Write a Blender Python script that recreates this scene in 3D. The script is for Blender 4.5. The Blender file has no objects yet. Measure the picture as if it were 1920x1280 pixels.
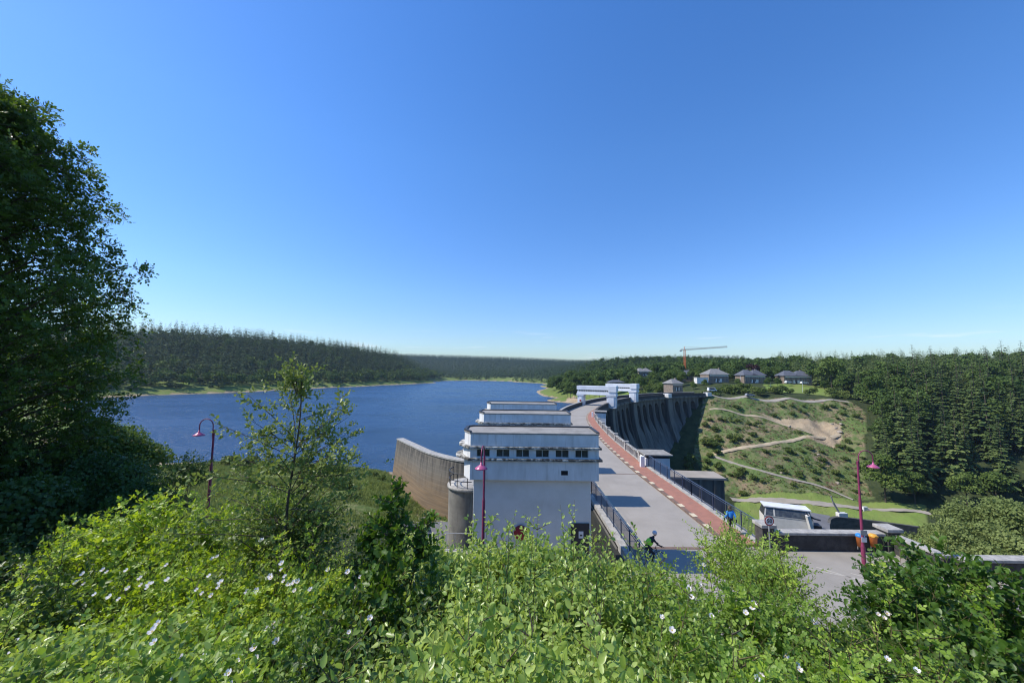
import bpy, bmesh, math, random
import numpy as np
from mathutils import Vector, Matrix
C = bpy.context.scene.collection
PI = math.pi
R = math.radians
SC = bpy.context.scene
# ------------------------------------------------------------------ camera
CAM_Z = 10.2
F = 697.0; PITCH = math.atan(58/697.0); ROLL = R(0.7)
fw = Vector((0, math.cos(PITCH), math.sin(PITCH)))
r0 = Vector((1, 0, 0)); u0 = Vector((0, -math.sin(PITCH), math.cos(PITCH)))
rt = r0*math.cos(ROLL) + u0*math.sin(ROLL); up = -r0*math.sin(ROLL) + u0*math.cos(ROLL)
cd = bpy.data.cameras.new('camera'); cd.sensor_width = 36; cd.lens = 36*F/1920; cd.clip_start = .05; cd.clip_end = 9000
cam = bpy.data.objects.new('camera', cd); C.objects.link(cam)
cam.matrix_world = Matrix(((rt.x, up.x, -fw.x, 0), (rt.y, up.y, -fw.y, 0), (rt.z, up.z, -fw.z, CAM_Z), (0, 0, 0, 1)))
SC.camera = cam
# ------------------------------------------------------------------ sky, sun, exposure
SUN_EL = R(49); SUN_DIR = Vector((-math.cos(SUN_EL)*math.cos(R(1)), math.cos(SUN_EL)*math.sin(R(1)), math.sin(SUN_EL)))
w = bpy.data.worlds.new('World'); SC.world = w; w.use_nodes = True
nt = w.node_tree; nt.nodes.clear()
sk = nt.nodes.new('ShaderNodeTexSky'); sk.sky_type = 'NISHITA'; sk.sun_disc = False
sk.sun_elevation = SUN_EL; sk.sun_rotation = R(-89); sk.altitude = 300; sk.air_density = 1.25; sk.dust_density = .25; sk.ozone_density = 4.0
bg = nt.nodes.new('ShaderNodeBackground'); bg.inputs[1].default_value = .15
# faint wisps of cloud low over the horizon
tc = nt.nodes.new('ShaderNodeTexCoord'); sep = nt.nodes.new('ShaderNodeSeparateXYZ'); nt.links.new(tc.outputs['Generated'], sep.inputs[0])
mp = nt.nodes.new('ShaderNodeMapping'); mp.inputs['Scale'].default_value = (7, 7, 70); nt.links.new(tc.outputs['Generated'], mp.inputs[0])
nz = nt.nodes.new('ShaderNodeTexNoise'); nz.inputs['Scale'].default_value = 1.0; nz.inputs['Detail'].default_value = 6; nt.links.new(mp.outputs[0], nz.inputs[0])
cr = nt.nodes.new('ShaderNodeValToRGB'); cr.color_ramp.elements[0].position = .6; cr.color_ramp.elements[1].position = .85; nt.links.new(nz.outputs[0], cr.inputs[0])
br = nt.nodes.new('ShaderNodeMapRange'); br.inputs[1].default_value = .13; br.inputs[2].default_value = .05; nt.links.new(sep.outputs[2], br.inputs[0])
mm = nt.nodes.new('ShaderNodeMath'); mm.operation = 'MULTIPLY'; nt.links.new(cr.outputs[0], mm.inputs[0]); nt.links.new(br.outputs[0], mm.inputs[1])
m2 = nt.nodes.new('ShaderNodeMath'); m2.operation = 'MULTIPLY'; m2.inputs[1].default_value = .9; nt.links.new(mm.outputs[0], m2.inputs[0])
mx = nt.nodes.new('ShaderNodeMixRGB'); mx.inputs[2].default_value = (6.2, 6.6, 7.2, 1); nt.links.new(m2.outputs[0], mx.inputs[0]); hsv = nt.nodes.new('ShaderNodeHueSaturation'); hsv.inputs['Hue'].default_value = .510; hsv.inputs['Saturation'].default_value = 1.27; hsv.inputs['Value'].default_value = 1.24
nt.links.new(sk.outputs[0], hsv.inputs['Color']); hr = nt.nodes.new('ShaderNodeValToRGB'); hr.color_ramp.elements[0].position = .0; hr.color_ramp.elements[0].color = (.50, .58, .72, 1); hr.color_ramp.elements[1].position = .5; hr.color_ramp.elements[1].color = (1, 1, 1, 1); e_ = hr.color_ramp.elements.new(.2); e_.color = (.78, .83, .93, 1)
nt.links.new(sep.outputs[2], hr.inputs[0]); mh = nt.nodes.new('ShaderNodeMixRGB'); mh.blend_type = 'MULTIPLY'; mh.inputs[0].default_value = 1; nt.links.new(hsv.outputs[0], mh.inputs[1]); nt.links.new(hr.outputs[0], mh.inputs[2]); nt.links.new(mh.outputs[0], mx.inputs[1])
nt.links.new(mx.outputs[0], bg.inputs[0])
out = nt.nodes.new('ShaderNodeOutputWorld'); nt.links.new(bg.outputs[0], out.inputs[0])
sl = bpy.data.lights.new('sun', 'SUN'); sl.energy = 4.9; sl.angle = R(.5); sl.color = (1, .94, .84)
so = bpy.data.objects.new('sun', sl); C.objects.link(so); so.rotation_euler = (-SUN_DIR).to_track_quat('-Z', 'Y').to_euler()
SC.view_settings.view_transform = 'Standard'; SC.view_settings.look = 'None'; SC.view_settings.exposure = 0.14; SC.view_settings.gamma = 1
SC.cycles.filter_width = 1.15; SC.cycles.use_denoising = True; SC.cycles.denoiser = 'OPENIMAGEDENOISE'; SC.cycles.denoising_prefilter = 'ACCURATE'; SC.cycles.denoising_input_passes = 'RGB_ALBEDO_NORMAL'; SC.cycles.sample_clamp_direct = 6; SC.cycles.sample_clamp_indirect = 4; SC.cycles.max_bounces = 6; SC.cycles.transparent_max_bounces = 4; SC.cycles.volume_bounces = 0
# ------------------------------------------------------------------ helpers
def ray(u, v):
    return fw*F + rt*(u-960) - up*(v-640)
def g(u, v, z):                       # point of the picture ray at height z
    d = ray(u, v); t = (z-CAM_Z)/d.z; return Vector((d.x*t, d.y*t, z))
def at(u, v, Y):                      # point of the picture ray at depth Y
    d = ray(u, v); t = Y/d.y; return Vector((d.x*t, Y, CAM_Z+d.z*t))
def tag(o, label=None, cat=None, group=None, kind=None):
    if label: o['label'] = label
    if cat: o['category'] = cat
    if group: o['group'] = group
    if kind: o['kind'] = kind
    return o
def empty(name, loc=(0, 0, 0), rz=0, label=None, cat=None, group=None):
    o = bpy.data.objects.new(name, None); C.objects.link(o); o.location = loc; o.rotation_euler = (0, 0, rz)
    return tag(o, label, cat, group)
def link(name, me, mat=None, parent=None):
    if mat is not None:
        for m in (mat if isinstance(mat, (list, tuple)) else [mat]): me.materials.append(m)
    o = bpy.data.objects.new(name, me); C.objects.link(o)
    if parent: o.parent = parent
    return o
KIDS = {}
def copy_tree(o, loc=None, rz=None, scale=None, label=None, group=None, parent=None):
    c = o.copy(); C.objects.link(c); c.parent = parent
    if loc is not None: c.location = loc
    if rz is not None: c.rotation_euler = (0, 0, rz)
    if scale is not None: c.scale = scale if isinstance(scale, (tuple, list)) else (scale,)*3
    if label: c['label'] = label
    if group: c['group'] = group
    if o.name not in KIDS: KIDS[o.name] = [k for k in bpy.data.objects if k.parent == o]
    for ch in KIDS[o.name]: copy_tree(ch, parent=c)
    return c
class MB:
    def __init__(s): s.v = []; s.f = []; s.m = []; s.sm = []
    def add(s, vs, fs, mi=0, smooth=False):
        b = len(s.v); s.v += [tuple(x) for x in vs]; s.f += [tuple(i+b for i in q) for q in fs]; s.m += [mi]*len(fs); s.sm += [smooth]*len(fs); return s
    def box(s, x0, x1, y0, y1, z0, z1, mi=0, M=None):
        vs = [Vector(p) for p in ((x0,y0,z0),(x1,y0,z0),(x1,y1,z0),(x0,y1,z0),(x0,y0,z1),(x1,y0,z1),(x1,y1,z1),(x0,y1,z1))]
        if M is not None: vs = [M @ p for p in vs]
        return s.add(vs, ((3,2,1,0),(4,5,6,7),(0,1,5,4),(1,2,6,5),(2,3,7,6),(3,0,4,7)), mi)
    def cbox(s, c, d, mi=0, M=None):
        return s.box(c[0]-d[0]/2, c[0]+d[0]/2, c[1]-d[1]/2, c[1]+d[1]/2, c[2]-d[2]/2, c[2]+d[2]/2, mi, M)
    def prism(s, poly, z0, z1, mi=0, top_scale=None):
        n = len(poly); a = [(p[0], p[1], z0) for p in poly]; b = [(p[0], p[1], z1) for p in poly]
        fs = [tuple(range(n-1, -1, -1)), tuple(range(n, 2*n))] + [(i, (i+1) % n, n+(i+1) % n, n+i) for i in range(n)]
        return s.add(a+b, fs, mi)
    def tube(s, pts, r, n=8, mi=0, cap=True):
        pts = [Vector(p) for p in pts]; k = len(pts)
        rs = r if isinstance(r, (list, tuple)) else [r]*k
        vs = []; prev = None
        for i, p in enumerate(pts):
            d = (pts[min(i+1, k-1)]-pts[max(i-1, 0)]).normalized()
            if prev is None: a = d.orthogonal().normalized()
            else:
                a = (prev - d*prev.dot(d))
                a = a.normalized() if a.length > 1e-6 else d.orthogonal().normalized()
            prev = a; b = d.cross(a)
            vs += [p + (a*math.cos(2*PI*j/n)+b*math.sin(2*PI*j/n))*rs[i] for j in range(n)]
        fs = [(i*n+j, i*n+(j+1) % n, (i+1)*n+(j+1) % n, (i+1)*n+j) for i in range(k-1) for j in range(n)]
        s.add(vs, fs, mi, True)
        if cap: s.add([vs[j] for j in range(n)], [tuple(range(n-1, -1, -1))], mi); s.add([vs[(k-1)*n+j] for j in range(n)], [tuple(range(n))], mi)
        return s
    def lathe(s, prof, n=24, c=(0, 0, 0), mi=0, a0=0, a1=2*PI):
        full = abs(a1-a0-2*PI) < 1e-6; k = n if full else n+1
        vs = [(c[0]+r*math.cos(a0+(a1-a0)*j/n), c[1]+r*math.sin(a0+(a1-a0)*j/n), c[2]+z) for r, z in prof for j in range(k)]
        fs = [(i*k+j, i*k+(j+1) % k, (i+1)*k+(j+1) % k, (i+1)*k+j) for i in range(len(prof)-1) for j in range(n)]
        return s.add(vs, fs, mi, True)
    def quad(s, a, b, c, d, mi=0): return s.add([a, b, c, d], [(0, 1, 2, 3)], mi)
    def build(s, name, mat, parent=None, bevel=0, loc=None):
        me = bpy.data.meshes.new(name); me.from_pydata(s.v, [], s.f)
        me.polygons.foreach_set('use_smooth', s.sm); me.polygons.foreach_set('material_index', s.m); me.update()
        o = link(name, me, mat, parent)
        if bevel:
            b = o.modifiers.new('bevel', 'BEVEL'); b.width = bevel; b.segments = 2; b.limit_method = 'ANGLE'
        if loc is not None: o.location = loc
        return o
# ------------------------------------------------------------------ materials
def newmat(name):
    m = bpy.data.materials.new(name); m.use_nodes = True; n = m.node_tree; b = n.nodes['Principled BSDF']; return m, n, b
def N(n, t, **k):
    x = n.nodes.new(t)
    for a, v in k.items(): setattr(x, a, v)
    return x
def mat(name, c, rough=.7, c2=None, scale=2.0, bump=.0, bscale=30, metallic=0, stretch=(1, 1, 1), lo=.4, hi=.65, spec=.4, c3=None, s3=.4, stretch3=(1, 1, 1), lo3=.55, hi3=.7, f3=1.0):
    m, n, b = newmat(name); b.inputs['Roughness'].default_value = rough; b.inputs['Metallic'].default_value = metallic
    b.inputs['Specular IOR Level'].default_value = spec; b.inputs['Base Color'].default_value = (*c, 1)
    t = N(n, 'ShaderNodeTexCoord'); col = None
    if c2 is None: c2 = tuple(x*.8 for x in c)
    def layer(ca, cb, sc, st, lo, hi, prev=None, f=1.0):
        mp = N(n, 'ShaderNodeMapping'); mp.inputs['Scale'].default_value = st; n.links.new(t.outputs['Object'], mp.inputs[0])
        z = N(n, 'ShaderNodeTexNoise'); z.inputs['Scale'].default_value = sc; z.inputs['Detail'].default_value = 7; z.inputs['Roughness'].default_value = .62
        n.links.new(mp.outputs[0], z.inputs[0])
        r = N(n, 'ShaderNodeMapRange'); r.inputs[1].default_value = lo; r.inputs[2].default_value = hi; r.inputs[4].default_value = f; n.links.new(z.outputs[0], r.inputs[0])
        x = N(n, 'ShaderNodeMixRGB'); n.links.new(r.outputs[0], x.inputs[0])
        if prev is None: x.inputs[1].default_value = (*ca, 1)
        else: n.links.new(prev, x.inputs[1])
        x.inputs[2].default_value = (*cb, 1); return x.outputs[0]
    col = layer(c, c2, scale, stretch, lo, hi)
    if c3: col = layer(None, c3, s3, stretch3, lo3, hi3, col, f3)
    n.links.new(col, b.inputs['Base Color'])
    if bump:
        z = N(n, 'ShaderNodeTexNoise'); z.inputs['Scale'].default_value = bscale; z.inputs['Detail'].default_value = 5; n.links.new(t.outputs['Object'], z.inputs[0])
        bp = N(n, 'ShaderNodeBump'); bp.inputs['Strength'].default_value = bump; bp.inputs['Distance'].default_value = .05; n.links.new(z.outputs[0], bp.inputs['Height']); n.links.new(bp.outputs[0], b.inputs['Normal'])
    return m
def leafmat(name, ca, cb, cc, trans=.35, rough=.42, spec=.35):
    m, n, b = newmat(name); b.inputs['Roughness'].default_value = rough; b.inputs['Specular IOR Level'].default_value = spec
    a = N(n, 'ShaderNodeAttribute'); a.attribute_name = 'rnd'
    oi = N(n, 'ShaderNodeObjectInfo')
    ad = N(n, 'ShaderNodeMath', operation='MULTIPLY_ADD'); ad.inputs[1].default_value = .42; n.links.new(oi.outputs['Random'], ad.inputs[0]); 
    mu = N(n, 'ShaderNodeMath', operation='MULTIPLY_ADD'); mu.inputs[1].default_value = .8; mu.inputs[2].default_value = -.05; n.links.new(a.outputs['Fac'], mu.inputs[0]); n.links.new(mu.outputs[0], ad.inputs[2])
    r = N(n, 'ShaderNodeValToRGB'); e = r.color_ramp.elements; e[0].position = 0; e[0].color = (*ca, 1); e[1].position = 1; e[1].color = (*cc, 1)
    k = e.new(.55); k.color = (*cb, 1); n.links.new(ad.outputs[0], r.inputs[0]); n.links.new(r.outputs[0], b.inputs['Base Color'])
    tr = N(n, 'ShaderNodeBsdfTranslucent'); hs = N(n, 'ShaderNodeHueSaturation'); hs.inputs['Hue'].default_value = .485; hs.inputs['Saturation'].default_value = 1.1; hs.inputs['Value'].default_value = 1.6
    n.links.new(r.outputs[0], hs.inputs['Color']); n.links.new(hs.outputs[0], tr.inputs[0])
    ms = N(n, 'ShaderNodeMixShader'); ms.inputs[0].default_value = trans; n.links.new(b.outputs[0], ms.inputs[1]); n.links.new(tr.outputs[0], ms.inputs[2])
    n.links.new(ms.outputs[0], n.nodes['Material Output'].inputs[0]); return m
M = {}
M['white'] = mat('white_render', (.74, .745, .74), .75, (.60, .60, .585), 1.2, .15, 25, stretch=(1, 1, .35), c3=(.42, .40, .36), s3=3.0, stretch3=(1.5, 1.5, .12), lo3=.54, hi3=.74, f3=.75)
M['cream'] = mat('cream_render', (.70, .69, .66), .8, (.62, .61, .57), .8, .15, 25, c3=(.5, .46, .38), s3=1.1, stretch3=(1, 1, .2), lo3=.62, hi3=.85, f3=.5)
M['bluewhite'] = mat('tower_paint', (.70, .725, .76), .6, (.60, .62, .66), .6)
M['ledge'] = mat('ledge_concrete', (.52, .51, .47), .85, (.08, .075, .065), 3.6, .3, 20, lo=.40, hi=.56)
M['roof'] = mat('roof_felt', (.30, .285, .26), .9, (.2, .19, .17), 1.5, .2, 20)
M['dark'] = mat('dark_metal', (.035, .037, .045), .5)
M['black'] = mat('black_hole', (.012, .012, .014), .8)
M['glass'] = mat('window_glass', (.035, .04, .045), .06, (.09, .10, .10), 1.3, spec=.7)
M['frame'] = mat('window_frame', (.5, .5, .48), .6)
M['concrete'] = mat('grey_concrete', (.25, .235, .2), .88, (.16, .15, .13), 1.0, .3, 18, c3=(.09, .085, .075), s3=1.8, stretch3=(1.4, 1.4, .16), lo3=.5, hi3=.68, f3=.8)
M['damconc'] = mat('dam_concrete', (.19, .18, .15), .9, (.095, .09, .08), .25, .3, 4, stretch=(1, 1, .3), c3=(.06, .056, .05), s3=.5, stretch3=(1, 1, .1), lo3=.48, hi3=.66, f3=.85)
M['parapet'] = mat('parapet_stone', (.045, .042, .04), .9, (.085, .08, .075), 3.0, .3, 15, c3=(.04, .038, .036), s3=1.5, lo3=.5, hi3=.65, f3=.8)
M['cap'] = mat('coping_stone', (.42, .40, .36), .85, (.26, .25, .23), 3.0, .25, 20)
M['asph'] = mat('pale_asphalt', (.33, .30, .26), .85, (.28, .255, .22), .35, .25, 90, c3=(.21, .20, .185), s3=.9, stretch3=(2.2, .25, 1), lo3=.58, hi3=.8, f3=.45)
M['brick'] = mat('red_paving', (.36, .165, .115), .85, (.29, .14, .10), 1.5, .25, 60, c3=(.22, .14, .11), s3=.8, lo3=.58, hi3=.75, f3=.6)
M['kerb'] = mat('kerb_brown', (.20, .13, .10), .9, (.12, .09, .07), 4)
M['creamp'] = mat('cream_paint', (.66, .56, .38), .7, (.5, .43, .31), 9)
M['plaza'] = mat('plaza_concrete', (.31, .285, .245), .9, (.27, .245, .21), .5, .25, 60, c3=(.19, .175, .15), s3=.35, lo3=.55, hi3=.75, f3=.5)
M['pale'] = mat('pale_joint', (.45, .42, .36), .9)
M['blue'] = mat('blue_rail_paint', (.05, .075, .125), .35, (.035, .05, .09), 5)
M['magenta'] = mat('magenta_paint', (.26, .045, .105), .38, (.19, .035, .08), 4)
M['maglamp'] = mat('magenta_shade', (.45, .10, .22), .35, (.38, .08, .18), 6)
M['lampwhite'] = mat('lamp_glass', (.7, .68, .66), .25)
M['orange'] = mat('orange_plastic', (.62, .19, .05), .4, (.5, .15, .045), 5)
M['yellow'] = mat('yellow_plastic', (.75, .38, .05), .4)
M['bluep'] = mat('blue_plastic', (.03, .22, .55), .4)
M['red'] = mat('red_enamel', (.30, .018, .028), .4)
M['redsign'] = mat('red_sign_rim', (.42, .03, .04), .4)
M['signwhite'] = mat('white_sign_sheet', (.78, .78, .78), .4)
M['grey'] = mat('galvanised_steel', (.42, .43, .44), .45, metallic=.4)
M['crane'] = mat('crane_red', (.78, .19, .07), .5)
M['craneg'] = mat('crane_jib_grey', (.24, .14, .13), .5)
M['slate'] = mat('slate_roof', (.12, .125, .14), .55, (.08, .085, .095), .8, stretch=(1, 1, 3))
M['slatel'] = mat('pale_slate_roof', (.24, .235, .22), .6, (.17, .165, .155), .8)
M['stone'] = mat('rubble_stone', (.27, .21, .16), .9, (.16, .13, .105), 1.6)
M['bark'] = mat('bark', (.10, .08, .06), .95, (.05, .04, .03), 8, .5, 30)
M['barkp'] = mat('pale_bark', (.16, .13, .10), .95, (.09, .07, .05), 4)
M['twig'] = mat('green_twig', (.13, .12, .045), .8, (.09, .06, .03), 6)
M['soilw'] = mat('ochre_wall', (.36, .30, .22), .9, (.28, .235, .18), .7, .3, 10)
M['channel'] = mat('channel_stone', (.10, .098, .09), .95, (.055, .055, .05), .5, stretch=(1, 1, 3))
M['lining'] = mat('grey_lining', (.17, .17, .175), .9, (.13, .13, .135), .4)
M['track'] = mat('sandy_track', (.50, .40, .26), .95, (.33, .28, .20), .25, .2, 3, c3=(.19, .2, .1), s3=.5, lo3=.6, hi3=.75, f3=.6)
M['trackg'] = mat('grey_gravel_track', (.34, .30, .25), .95, (.27, .245, .2), .25, .2, 3)
M['boulder'] = mat('boulder_stone', (.36, .31, .25), .95, (.22, .19, .15), 1.0)
M['carw'] = mat('white_car_paint', (.75, .75, .76), .25)
M['card'] = mat('grey_car_paint', (.30, .31, .33), .25)
M['tyre'] = mat('rubber', (.02, .02, .02), .8)
M['skin'] = mat('skin', (.50, .31, .22), .55)
M['hivis'] = mat('hi_vis_fabric', (.35, .85, .06), .7)
M['blackcloth'] = mat('black_cloth', (.02, .022, .03), .85)
M['greycloth'] = mat('grey_cloth', (.30, .31, .33), .85)
M['bluecloth'] = mat('blue_jacket_cloth', (.03, .25, .68), .7)
M['helmet'] = mat('grey_helmet', (.55, .58, .62), .3)
M['dwood'] = mat('driftwood', (.33, .29, .24), .9)
M['petal'] = leafmat('rose_petal', (.74, .66, .68), (.82, .78, .78), (.86, .84, .82), .25, .6, .2)
M['stamen'] = mat('stamen', (.55, .40, .10), .8)
# leaves
M['l_rose'] = leafmat('yellow_green_leaf', (.11, .19, .022), (.29, .41, .05), (.52, .61, .12), .42)
M['l_rose2'] = leafmat('mid_green_leaf', (.09, .16, .028), (.22, .34, .055), (.42, .53, .11), .4)
M['l_broad'] = leafmat('grey_green_leaf', (.12, .19, .04), (.29, .40, .085), (.52, .60, .19), .38, .34, .5)
M['l_dark'] = leafmat('dark_green_leaf', (.032, .072, .016), (.07, .125, .024), (.15, .22, .04), .32)
M['l_oak'] = leafmat('oak_leaf', (.04, .09, .016), (.075, .15, .022), (.13, .22, .03), .34)
M['l_sap'] = leafmat('sapling_leaf', (.10, .14, .035), (.17, .23, .055), (.28, .34, .11), .32)
M['l_tree'] = leafmat('ash_leaf', (.03, .065, .012), (.08, .145, .022), (.20, .28, .04), .36)
M['l_willow'] = leafmat('willow_leaf', (.11, .155, .045), (.17, .215, .065), (.25, .30, .10), .25, .7, .2)
M['l_spruce'] = leafmat('spruce_needles', (.035, .064, .022), (.078, .12, .036), (.155, .195, .058), .12, .8, .15)
M['l_broadtree'] = leafmat('woodland_leaf', (.042, .078, .02), (.085, .135, .03), (.14, .19, .045), .18, .75, .15)
M['l_copper'] = leafmat('copper_leaf', (.025, .012, .014), (.045, .02, .022), (.07, .03, .03), .15, .7, .15)
M['l_far'] = leafmat('far_wood_leaf', (.026, .052, .022), (.045, .078, .03), (.085, .12, .04), .08, .8, .12)
M['l_scrub'] = leafmat('scrub_leaf', (.055, .09, .022), (.105, .15, .035), (.17, .20, .055), .2, .8, .15)
# ------------------------------------------------------------------ terrain height
rng = np.random.default_rng(7); random.seed(7)
CREST = [(15.0, 8), (15.0, 20), (15.0, 32), (15.0, 43), (16.1, 62), (18.8, 84), (22.7, 99), (30.0, 117), (39.6, 135.5), (52.0, 153), (72.7, 173.5), (97.0, 188.5), (120, 198)]
def spline(P, t):
    k = len(P)-1; i = min(int(t), k-1); f = t-i
    p0 = Vector(P[max(i-1, 0)]); p1 = Vector(P[i]); p2 = Vector(P[i+1]); p3 = Vector(P[min(i+2, k)])
    return .5*((2*p1)+(p2-p0)*f+(2*p0-5*p1+4*p2-p3)*f*f+(3*p1-p0-3*p2+p3)*f**3)
_cs = [spline(CREST, i/60) for i in range(60*(len(CREST)-1)+1)]
_cl = [0.0]
for i in range(1, len(_cs)): _cl.append(_cl[-1]+(_cs[i]-_cs[i-1]).length)
_cl = np.array(_cl); _cx = np.array([p[0] for p in _cs]); _cy = np.array([p[1] for p in _cs])
def crest(s, off=0.0):                # point on downstream edge at arc length s, shifted downstream by off
    x = np.interp(s, _cl, _cx); y = np.interp(s, _cl, _cy)
    dx = np.interp(s+.6, _cl, _cx)-np.interp(s-.6, _cl, _cx); dy = np.interp(s+.6, _cl, _cy)-np.interp(s-.6, _cl, _cy)
    l = math.hypot(dx, dy); return (x+dy/l*off, y-dx/l*off)
def crest_frame(s):
    a = crest(s-.5); b = crest(s+.5); return crest(s), math.atan2(b[1]-a[1], b[0]-a[0])
def s_at_y(y): return float(np.interp(y, _cy, _cl))
S0 = s_at_y(23.2); S_END = s_at_y(188.5)
CP = []
def cp(x, y, z): CP.append((x, y, z))
def cpi(u, v, z): p = g(u, v, z); CP.append((p.x, p.y, z))
def cpy(u, v, Y, dz=0): p = at(u, v, Y); CP.append((p.x, Y, p.z+dz))
for x in (-30, -15, -6, 0, 6, 15, 30):
    e = 0.0
    cp(x, -8, 8.8); cp(x, 0, 8.5); cp(x, 3, 7.2); cp(x, 6, 5.5); cp(x, 9.5, 3.4)
for x in (-26, -16, -8): cp(x, 14, 2.6); cp(x, 18, 1.6); cp(x, 22, .6)
for x in (-2, 4, 10, 16, 24, 32): cp(x, 13.5, .9)
for x in (-2, 4, 10, 16, 24, 40): cp(x, 15.5, -.4)
for x in (10, 16, 21): cp(x, 20, -.5)
for x in (28, 36, 50): cp(x, 17.5, -.5)
cp(60, 14, 0); cp(90, 10, 6); cp(60, 0, 8); cp(120, 0, 12); cp(-60, 0, 9); cp(-60, 20, 3); cp(-120, 0, 12); cp(-100, 20, 6)
cp(0, 18.5, -.5); cp(4, 18.5, -.5); cp(-5, 20, -.3); cp(0, 23.5, -6.5); cp(6, 23, -6.5)
for y in (26, 32, 40): cp(-1, y, -8.5); cp(5.5, y, -8.5)
cp(-9, 25, -.6); cp(-4, 24.4, -1); cp(-9, 28, -2.5); cp(-5, 30, -5)
cp(-20, 30, -1.5); cp(-40, 30, 0); cp(-6, 38, -5.8); cp(-10, 42, -5.8); cp(-14, 47, -5.3); cp(-18, 54, -5.8); cp(-25, 45, -4.6); cp(-40, 50, -4.2)
cp(-3, 41, -6); cp(-4, 46, -8.5); cp(-12, 54, -8)
for u, v in ((395, 866), (480, 867), (560, 869), (640, 873), (700, 880), (735, 884)): cpi(u, v, -10)
for u, v in ((395, 866), (560, 869), (700, 880)):
    p = g(u, v, -10); cp(p.x, p.y-9, -8.2); cp(p.x, p.y+15, -13.5)
cp(-83, 74, -8.6); cp(-120, 60, 0); cp(-150, 105, -6); cp(-215, 160, -4); cp(-70, 73, -9.4)
for u, v in ((250, 850), (300, 840), (262, 825), (250, 800), (246, 780), (246, 762), (330, 800), (300, 765), (400, 830), (200, 780), (500, 820)): cpi(u, v, -13.5)
cpi(100, 790, -8); cpi(60, 765, -6); cpi(330, 860, -10.4)
cp(-70, 50, -4); cp(-90, 45, 0)
# lake bed
for x, y in ((-30, 110), (0, 90), (0, 150), (-80, 150), (-150, 220), (-60, 230), (0, 250), (20, 180), (40, 200), (-100, 330), (-40, 400), (0, 350), (-50, 550), (40, 700), (-60, 700), (20, 500), (-5, 60), (10, 120), (-60, 850), (0, 820), (-130, 800), (-20, 320), (-150, 300)): cp(x, y, -15)
# left bank shoreline and the hill over it
for u, v in ((230, 743), (330, 739.5), (430, 736), (520, 731), (620, 726.5), (720, 722), (785, 719)):
    p = g(u, v, -10); cp(p.x, p.y, -10); cp(p.x*1.045, p.y*1.045, -5.5); cp(p.x*1.10, p.y*1.10, -2)
cpy(805, 716.5, 735); CP[-1] = (CP[-1][0], CP[-1][1], -10.3)
for u, v, Y in ((120, 625, 400), (230, 625, 420), (290, 620, 440), (400, 626, 480), (500, 636, 530), (600, 646, 600), (680, 655, 680), (740, 664, 760)):
    cpy(u, v, Y, -9)
    p = at(u, v, Y); cp(p.x*1.3, p.y*1.3, p.z-12)
cp(-130, 900, -2); cp(-90, 880, -8)
cp(-420, 300, 15); cp(-350, 220, 0); cp(-500, 150, 20); cp(-600, 600, 40)
# far shore and far hills
for u, v in ((822, 711.5), (870, 712.8), (920, 714), (965, 716)):
    p = g(u, v, -10); cp(p.x, p.y, -10); cp(p.x*1.02, p.y*1.02, -7); cp(p.x*1.06, p.y*1.06, -3)
for u, v in ((1008, 718.5), (1035, 721.5)):
    p = g(u, v, -10); cp(p.x, p.y, -10); cp(p.x*1.05, p.y*1.05, -6)
for u, v, Y in ((700, 664, 1500), (760, 665, 1600), (860, 667, 1700), (960, 670, 1750), (1060, 675, 1600), (1150, 681, 1500)):
    cpy(u, v, Y, -14); p = at(u, v, Y); cp(p.x*1.8, p.y*1.8, p.z-10)
for u, v, Y in ((900, 692, 1200), (800, 694, 1150), (1000, 697, 1150)): cpy(u, v, Y, -14)
# right bank of the lake, meadow by the dam, village plateau
for u, v in ((1016, 741), (1030, 744), (1060, 748), (1090, 751)): cpi(u, v, -10)
for u, v in ((1060, 743), (1092, 744)): cpi(u, v, -7)
cpy(1060, 728, 330); cpy(1100, 726, 330); cpy(1040, 727, 450)
cp(62, 245, -10); cp(80, 218, -10); cp(96, 204, -9); cp(74, 206, -14); cp(60, 190, -15)
cp(85, 235, -2.5); cp(102, 222, -1.5); cp(72, 275, -3); cp(110, 206, -.6); cp(118, 210, 0)
cpy(1271, 733, 203); cpy(1345, 717, 238); cpy(1415, 718, 238); cpy(1497, 719, 238); cpy(1210, 718, 300); cpy(1290, 716, 290); cpy(1560, 727, 232); cpy(1340, 727, 212); cpy(1450, 733, 212); cpy(1540, 741, 208)
for u, v, Y in ((1120, 672, 620), (1200, 668, 560), (1300, 668, 520), (1400, 672, 500), (1500, 677, 500), (1580, 682, 500)):
    cpy(u, v, Y, -14); p = at(u, v, Y); cp(p.x*1.9, p.y*1.9, p.z+6)
# cleared slope below the village road
cp(97, 189, -1.2); cp(92, 184, -7)
for u, v, Y in ((1335, 741, 190), (1400, 744, 189), (1480, 748, 188), (1560, 751, 187), (1600, 756, 186)): cpy(u, v, Y)
for u, v, Y in ((1330, 775, 180), (1330, 830, 164), (1345, 858, 156), (1400, 790, 178), (1400, 842, 158), (1460, 785, 180), (1460, 832, 161), (1530, 792, 178), (1570, 812, 172), (1520, 822, 165), (1470, 870, 151), (1540, 880, 150), (1590, 845, 162), (1600, 900, 146), (1420, 888, 145)): cpy(u, v, Y)
for u, v in ((1380, 930), (1450, 943), (1520, 952), (1600, 962), (1700, 972), (1735, 976), (1620, 945)): cpi(u, v, -33.5)
for u, v in ((1400, 955), (1500, 962), (1560, 968)): cpi(u, v, -34.5)
cp(45, 118, -34); cp(40, 100, -36); cp(60, 105, -36); cp(36, 80, -36); cp(75, 100, -36); cp(90, 100, -37); cp(110, 100, -39); cp(130, 100, -39); cp(40, 60, -34); cp(80, 70, -36); cp(60, 140, -30); cp(80, 158, -24)
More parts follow.
